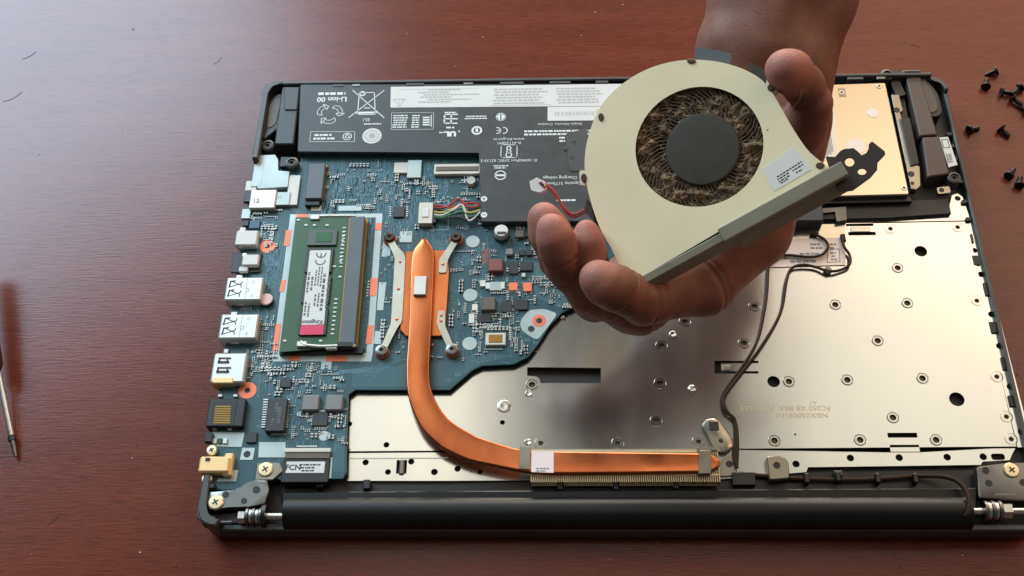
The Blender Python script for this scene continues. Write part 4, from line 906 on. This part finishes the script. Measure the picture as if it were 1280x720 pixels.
for k in range(nb):
    a = 2 * PI * k / nb; l = []
    for j in range(5):
        t = j / 4; r = hr * .97 + (orx * 1.12 - hr * .97) * t; q = a + .45 * t * t + .15 * t; l.append((hc.x + r * math.cos(q), hc.y + r * math.sin(q)))
    for j in range(4):
        (x0, y0), (x1, y1) = l[j], l[j + 1]; g.bx((x0 + x1) / 2, (y0 + y1) / 2, -.0075, -.0016, math.hypot(x1 - x0, y1 - y0) * 1.1, .00045, 0, math.atan2(y1 - y0, x1 - x0))
stuff(g.build('blades', M_blade, fan))
# felted dust: a lumpy ring over the blades, with stray fibres
rs_, th_ = 26, 220; vs, fs = [], []; rnd = np.random.RandomState(3)
from mathutils import noise as mn
for i in range(rs_):
    for j in range(th_):
        t = i / (rs_ - 1); a = 2 * PI * j / th_; r = hr * .98 + (orx * 1.1 - hr * .98) * t
        x, y = hc.x + r * math.cos(a), hc.y + r * math.sin(a)
        hgt = mn.fractal(Vector((x * 260, y * 260, 0)), .7, 2, 5) * .0015 + mn.noise(Vector((x * 150, y * 150, 3))) * .0016
        vs.append((x, y, -.0020 + hgt * 1.25 - .0012 * (t > .93)))
for i in range(rs_ - 1):
    for j in range(th_): fs.append((i * th_ + j, (i + 1) * th_ + j, (i + 1) * th_ + (j + 1) % th_, i * th_ + (j + 1) % th_))
stuff(mesh('dust_felt', vs, fs, M_dust, fan))
g = Geo()
for k in range(160):
    a = random.uniform(0, 2 * PI); r = random.uniform(hr * .97, orx * 1.0); x, y = hc.x + r * math.cos(a), hc.y + r * math.sin(a)
    zz = -.0016 + mn.fractal(Vector((x * 260, y * 260, 0)), .7, 2, 5) * .0013; ln = random.uniform(.0008, .0030); q = a + .6 + random.gauss(0, .8)
    m_ = (x + ln * .5 * math.cos(q) + random.gauss(0, .0003), y + ln * .5 * math.sin(q) + random.gauss(0, .0003)); e = (x + ln * math.cos(q + .5), y + ln * math.sin(q + .5))
    for (p0, p1) in (((x, y), m_), (m_, e)): g.bx((p0[0] + p1[0]) / 2, (p0[1] + p1[1]) / 2, zz - .0001, zz, math.hypot(p1[0] - p0[0], p1[1] - p0[1]) * 1.1, .00014, 0, math.atan2(p1[1] - p0[1], p1[0] - p0[0]))
stuff(g.build('dust_fibres', M_fib, fan))
# outlet duct along the straight edge, with its foil lip
A, B = f3(783, 357), f3(1052, 210); ed = (B - A).normalized(); es = Vector((ed.y, -ed.x, 0))
if es.y > 0: es = -es
def extr(name, prof, a, b, m, bev=0):
    n = len(prof); vs = [a + es * s + Vector((0, 0, z)) for s, z in prof] + [b + es * s + Vector((0, 0, z)) for s, z in prof]
    fs = [(i, (i + 1) % n, (i + 1) % n + n, i + n) for i in range(n)] + [tuple(range(n))[::-1], tuple(range(n, 2 * n))]
    o = mesh(name, vs, fs, m, fan); bm = bmesh.new(); bm.from_mesh(o.data); bmesh.ops.recalc_face_normals(bm, faces=bm.faces[:])
    if bev: bmesh.ops.bevel(bm, geom=bm.edges[:], offset=bev, segments=2, affect='EDGES', profile=.5)
    bm.to_mesh(o.data); bm.free(); return o
extr('outlet_duct', [(-.0004, .0002), (.0030, 0.0), (.0056, -.0086), (-.0004, -.0092)], A, B, M_duct, .0003)
ff = f3(897, 287); s0 = (ff - A).dot(ed); F0 = A + ed * s0
extr('foil_lip', [(-.0024, .0014), (.0036, .0012), (.0044, -.0002), (.0034, -.001), (-.0022, .00005)], F0, B + ed * .001, M_duct, .0004)
extr('foil_flap', [(.0030, -.0030), (.0060, -.0050), (.0082, -.0092), (.0040, -.0098)], F0 + ed * .005, B + ed * .0045, M_duct, .0004)
t_ = F0 + ed * .006; g = Geo(); q0 = t_ + es * .0044; g.add([q0 + Vector((0, 0, .0004)), q0 + ed * .0006 + Vector((0, 0, .0004)), q0 + ed * .0006 + es * .002 + Vector((0, 0, -.0042)), q0 + es * .002 + Vector((0, 0, -.0042))], [(0, 1, 2, 3)]); g.build('bare_edge', M_steel, fan)
# mounting ear
ear = [(1032, 195.5), (1044, 196), (1050, 189), (1055, 186), (1067, 185), (1072, 189), (1077, 194), (1083, 191), (1085.5, 186), (1086, 180), (1090, 176.5), (1106, 189), (1106.5, 193), (1097, 203), (1096.5, 212), (1088, 222), (1066, 238), (1050, 240), (1040, 222)]
prism('mounting_ear', [FL(ear, -.003), FL(circ(1062, 202.5, 6, 14, ry=5.5), -.003), FL(circ(1077.5, 214.5, 5.5, 14, ry=4), -.003)], -.0042, -.003, mat('ear_plastic', (58, 46, 38), .5, var=.1), fan, .0001)
# rivet heads at the rim
for u, v, rx, ry in ((729.5, 222, 3.6, 5.5), (751, 146, 3.4, 5), (864, 76, 5.5, 3), (963.5, 109, 4.5, 4.5), (1025, 206.5, 5.5, 4), (783, 352, 3.6, 4.5)):
    l = FL(circ(u, v, rx, 14, ry=ry), .0006); prism('rivet', [l], -.006, .0006, mat('rivet_brown', (84, 66, 50), .5, .3) if 'rivet_brown' not in MATS else MATS['rivet_brown'], fan, .0003)
for u, v in ((737, 222), (757, 146), (864, 82), (959, 113), (1019, 203), (788, 349)): pass
prism('rim_lug', [FL(rrect([(724, 213), (736, 213), (736, 232), (725, 231)], 3), -.001)], -.003, -.0009, M_cover, fan); prism('rim_lug', [FL(rrect([(745, 136), (758, 138), (757, 156), (744, 153)], 3), -.001)], -.003, -.0009, M_cover, fan); prism('rim_lug', [FL(rrect([(957, 100), (972, 103), (972, 118), (960, 116)], 3), -.001)], -.003, -.0009, M_cover, fan); prism('rim_lug', [FL(rrect([(777, 344), (790, 346), (790, 362), (779, 362)], 3), -.001)], -.003, -.0009, M_cover, fan)
prism('foil_tab', [FL(rrect([(869, 58), (913, 66), (915, 70), (912, 84), (868, 80)], 2), -.003)], -.0042, -.003, M_gasket, fan, .0004); prism('foam_tab', [FL(rrect([(936, 77), (957, 88), (962, 100), (952, 103), (936, 90)], 2), -.003)], -.007, -.003, M_hub, fan, .0004)
prism('tape_edge', [FL([(733, 248), (741, 262), (744, 276), (738, 272), (730, 262)], -.004)], -.0085, -.004, M_hub, fan, .0003)
# sticker
sk = FL([(953, 211), (993, 183.5), (1014, 212), (968, 239)], .0001); prism('paper_label', [sk], -.0001, .00012, mat('fan_label', (232, 228, 216), .5), fan)
g = Geo(); s_ = [Vector(q) for q in sk]
def sq(a, b): return tuple((s_[0] * (1 - a) + s_[1] * a) * (1 - b) + (s_[3] * (1 - a) + s_[2] * a) * b)
for row, a0, a1 in ((.56, .22, .93), (.66, .20, .52), (.67, .62, .92), (.76, .2, .5), (.84, .22, .42), (.80, .66, .84)):
    t = a0
    while t < a1: d = random.uniform(.04, .09); g.quad([sq(t, row), sq(min(t + d, a1), row), sq(min(t + d, a1), row + .045), sq(t, row + .045)], .00018); t += d + .02
g.build('printed_text', M_ink, fan)
# leads and plug
zz = -.005
for k, m in enumerate((M_wr, M_wk, M_wr)):
    tube('wire', [f3(742, 259 + k * 1.5, zz), f3(731, 262 + k * 1.6, zz), f3(717, 268 + k * 1.4, zz + .001), f3(706, 261 + k, zz + .002), f3(695, 245 - k, zz + .002), f3(684 - k, 234 - k * 2, zz + .002), f3(677, 232 - k, zz + .002)], .00062, m, fan, 7)
prism('plug', [FL(rrect([(662, 227), (671, 222), (680, 226), (684, 236), (675, 241), (664, 238)], 1.0), zz + .003)], zz, zz + .0034, mat('plug_white', (232, 228, 220), .45), fan, .0004)
for k in range(3): prism('plug_socket', [FL([(673 + k * 2.4, 228 + k * 2.6), (677.5 + k * 2.4, 227 + k * 2.6), (678 + k * 2.4, 229 + k * 2.6), (674 + k * 2.4, 230 + k * 2.6)], zz + .0036)], zz + .003, zz + .0037, (M_wr, M_wk, M_wr)[k], fan)

# ------------------------------------------------------------------ the hand
def hand():
    import openvdb
    RZ = lambda px, d: px * d / FPX
    chains = []                                   # each: list of (u, v, depth, radius px), blend
    def ch(pts, k): chains.append(([(PD(u, v, d + DO), RZ(r, d + DO)) for u, v, d, r in pts], k))
    F = .0010
    # fingers: tip, last joint, middle joint, knuckle
    ch([(680, 273, .436, 20.5), (688, 292, .438, 24), (702, 326, .444, 25), (745, 372, .458, 28), (850, 300, .470, 32)], F)
    ch([(689, 284, .425, 17), (694, 298, .426, 21), (700, 318, .430, 22), (708, 338, .438, 21.5), (738, 368, .450, 25), (790, 384, .460, 31), (870, 320, .468, 33)], F)
    ch([(733, 288, .430, 13.5), (735, 303, .430, 17.5), (739, 325, .433, 19), (744, 345, .440, 20), (772, 378, .452, 26), (800, 384, .456, 33), (890, 320, .466, 36)], F)
    ch([(745, 347, .420, 20), (755, 354, .421, 25), (776, 363, .426, 27), (806, 376, .436, 29), (880, 357, .450, 36), (945, 290, .460, 42)], F)
    # palm
    P_ = .008
    ch([(850, 290, .472, 40), (960, 150, .476, 50)], P_); ch([(890, 300, .470, 40), (985, 160, .474, 46)], P_); ch([(940, 288, .464, 42), (990, 190, .468, 40)], P_)
    ch([(928, 130, .476, 50), (920, 60, .477, 47), (934, 0, .478, 46), (966, -130, .480, 50), (1000, -270, .486, 56)], P_); ch([(985, 140, .474, 52), (990, 85, .475, 50), (1016, 0, .478, 52), (1050, -130, .482, 56), (1084, -270, .487, 60)], P_); ch([(955, 60, .470, 44), (976, -20, .471, 46), (1010, -150, .474, 50)], P_)
    # thumb: root on the palm's side, knuckle, tip bent over the fan's rim
    ch([(984, 200, .462, 28), (1001, 165, .452, 28), (1016, 130, .440, 25)], .003)
    ch([(1018, 132, .444, 22), (1004, 106, .434, 23), (988, 90, .420, 25), (980, 86, .416, 23)], .0012)
    pts = [p for c, _ in chains for p, _ in c]; rm = .028
    lo = Vector((min(p.x for p in pts) - rm, min(p.y for p in pts) - rm, min(p.z for p in pts) - rm)); hi = Vector((max(p.x for p in pts) + rm, max(p.y for p in pts) + rm, max(p.z for p in pts) + rm))
    vx = .0009; n = [int((hi[i] - lo[i]) / vx) + 1 for i in range(3)]
    ax = [lo[i] + vx * np.arange(n[i], dtype=np.float32) for i in range(3)]
    tot = np.full(n, .02, np.float32)
    for ci, (c, k) in enumerate(chains):
        sl = []
        for i in range(3):
            a0 = min(p[i] - r for p, r in c) - .012; a1 = max(p[i] + r for p, r in c) + .012
            sl.append(slice(max(0, int((a0 - lo[i]) / vx)), min(n[i], int((a1 - lo[i]) / vx) + 1)))
        sl = tuple(sl); G = np.stack(np.meshgrid(*[ax[i][sl[i]] for i in range(3)], indexing='ij'), -1)
        d = None
        for (a, ra), (b, rb) in zip(c[:-1], c[1:]):
            A_ = np.array(a, np.float32); ba = np.array(b - a, np.float32); h = np.clip(((G - A_) @ ba) / float(ba @ ba), 0, 1)
            e = np.linalg.norm(G - A_ - h[..., None] * ba, axis=-1) - (ra + (rb - ra) * h)
            if d is None: d = e
            else:
                q = np.maximum(.005 - np.abs(d - e), 0) / .005; d = np.minimum(d, e) - q * q * .00125
        if ci < 4:                                  # folds across the fingers at each joint
            for m_ in range(2, len(c) - 1):
                dr = (c[m_ + 1][0] - c[m_ - 1][0]).normalized(); dr = np.array(dr, np.float32); w_ = G - np.array(c[m_][0], np.float32)
                t_ = w_ @ dr; near = np.linalg.norm(w_, axis=-1) < c[m_][1] * 1.35
                d = d + near * (.0011 * np.exp(-(t_ / .0010) ** 2) + .0006 * np.exp(-((t_ - .0028) / .0009) ** 2))
        T_ = tot[sl]; q = np.maximum(k - np.abs(T_ - d), 0) / k; tot[sl] = np.minimum(T_, d) - q * q * k * .25
    gr = openvdb.FloatGrid(background=1.0); gr.copyFromArray(tot.astype(np.float64))
    v, q = gr.convertToQuads(isovalue=0.0)[:2]
    v = v * vx + np.array(lo)
    me = bpy.data.meshes.new('person'); me.from_pydata(v.tolist(), [], q.tolist())
    bm = bmesh.new(); bm.from_mesh(me); bmesh.ops.recalc_face_normals(bm, faces=bm.faces[:])
    for _ in range(1): bmesh.ops.smooth_vert(bm, verts=bm.verts[:], factor=.5, use_axis_x=True, use_axis_y=True, use_axis_z=True)
    bm.to_mesh(me); bm.free()
    me.polygons.foreach_set('use_smooth', [True] * len(me.polygons)); me.update()
    tips = [(chains[q][0][0][0], .011) for q in (0, 1, 2, 3)] + [(chains[-1][0][-1][0], .013)]
    co = np.empty(len(me.vertices) * 3, np.float32); me.vertices.foreach_get('co', co); co = co.reshape(-1, 3); fl = np.zeros(len(co), np.float32)
    for t, r in tips: fl = np.maximum(fl, np.clip(1.35 - np.linalg.norm(co - np.array(t, np.float32), axis=1) / r, 0, 1))
    at = me.attributes.new('flush', 'FLOAT', 'POINT'); at.data.foreach_set('value', fl)
    o = link('person', me, None, M_skin)
    tag(o, 'bare hand and wrist reaching in from above, fingers curled round the fan', 'person')
    return o
hnd = hand()
from mathutils.bvhtree import BVHTree
bvh = BVHTree.FromPolygons([v.co for v in hnd.data.vertices], [tuple(p.vertices) for p in hnd.data.polygons])
def on_hand(u, v, lift=.0002):
    d = (PD(u, v, 1) - CL).normalized(); h = bvh.ray_cast(CL, d); return (h[0] - d * lift) if h[0] else PD(u, v, .44 + DO)
tube('fingernail', [on_hand(1001, 112), on_hand(1001, 119), on_hand(998, 127), on_hand(992, 134)], .00042, M_nail, hnd, 6)

def arm_hair():
    g = Geo(); rs = random.Random(5); me = hnd.data; vsn = me.vertices
    top = [v for v in vsn if (lambda q: q[1] < 70)(pix(v.co)) and v.normal.dot((CL - v.co).normalized()) > -.15]
    right = (CR @ Vector((1, 0, 0))); down = -(CR @ Vector((0, 1, 0)))
    for _ in range(520):
        v = rs.choice(top); u_, v_ = pix(v.co)
        if rs.random() > (.25 + .75 * max(0, min(1, (u_ - 940) / 110))): continue
        p = v.co; n = v.normal; d = (down * rs.uniform(.5, 1) + right * rs.uniform(-.2, .9) + n * rs.uniform(.15, .5)).normalized(); ln = rs.uniform(.004, .009)
        s_ = d.cross(n).normalized() * .00006; m_ = p + d * ln * .5 + n * .0006; e = p + d * ln + n * .0002
        g.add([p - s_, p + s_, m_ + s_, m_ - s_], [(0, 1, 2, 3)]); g.add([m_ - s_, m_ + s_, e], [(0, 1, 2)])
    stuff(g.build('arm_hair', mat('hair_dark', (36, 26, 22), .5), hnd))
arm_hair()

# ------------------------------------------------------------------ loose screws and the screwdriver on the table
sm = lathe_me('machine_screw', [(.0012, -.0001), (.0013, 0), (.0013, .0040), (.0011, .0043), (.0011, .0055), (.0026, .0057), (.0028, .0062), (.0026, .0069), (.0010, .0070), (.0008, .0062)], 16, [0] * 8 + [1, 1])
sm.materials.append(M_screw); sm.materials.append(M_hole)
scr = [((1240, 90), 10, 60, 'single black screw topmost of the loose ones, lying on its side'), ((1233, 104), 250, 80, 'short black screw pointing down, just below the topmost one'),
       ((1258, 116), 175, 82, 'black screw at the left of the tight cluster of screws'), ((1272, 112), 40, 70, 'black screw at the top of the tight cluster of screws'), ((1271, 127), 130, 84, 'black screw at the middle of the tight cluster of screws'), ((1280, 136), 300, 76, 'black screw at the bottom of the tight cluster of screws, cut by the picture edge'),
       ((1217, 161), 200, 78, 'black screw lying alone nearest the laptop edge'), ((1256, 165), 125, 80, 'black screw lying alone below the tight cluster'), ((1264, 216), 230, 80, 'upper black screw of the lowest pair'), ((1275, 227), 250, 80, 'lower black screw of the lowest pair')]
for (u, v), a, t, lbl_ in scr:
    p = P(u, v, .002); o = link('machine_screw', sm); tag(o, lbl_, 'screw', 'loose black screws beside the laptop')
    R_ = Matrix.Rotation(math.radians(a), 4, 'Z') @ Matrix.Rotation(math.radians(t), 4, 'Y')
    mnz = min((R_ @ vv.co).z for vv in sm.vertices); o.matrix_world = Matrix.Translation((p.x, p.y, -mnz + .0001)) @ R_ @ Matrix.Translation((0, 0, -.0035))
sd = empty('screwdriver', tuple(P(0, 480, 0).xyz))
tag(sd, 'thin screwdriver with steel shaft and dark tip lying left of the laptop', 'screwdriver')
a, b, c, d = P(-2, 466, .0085), P(14.5, 545, .003), P(15.5, 551, .0028), P(20, 571, .0018); bs_ = Vector(sd.location)
tube('shaft', [a - bs_, (a + b) / 2 - bs_, b - bs_], .0015, M_steel, sd, 16, 0); tube('collar', [b - bs_, (b + c) / 2 - bs_, c - bs_], .0019, M_blk, sd, 14, 0)
tube('tip', [c - bs_, (c + d) / 2 - bs_, d - bs_], .0012, M_dsteel, sd, 10, 0, radii=[.0014, .0012, .0008])
e_ = a + (a - b).normalized() * .075; hl = [a, a + (e_ - a) * .04, a + (e_ - a) * .25, a + (e_ - a) * .7, e_]
tube('handle', [q + Vector((0, 0, .002)) - bs_ for q in hl], .008, mat('handle_red', (58, 15, 15), .4), sd, 18, 0, radii=[.002, .0036, .0044, .005, .005])
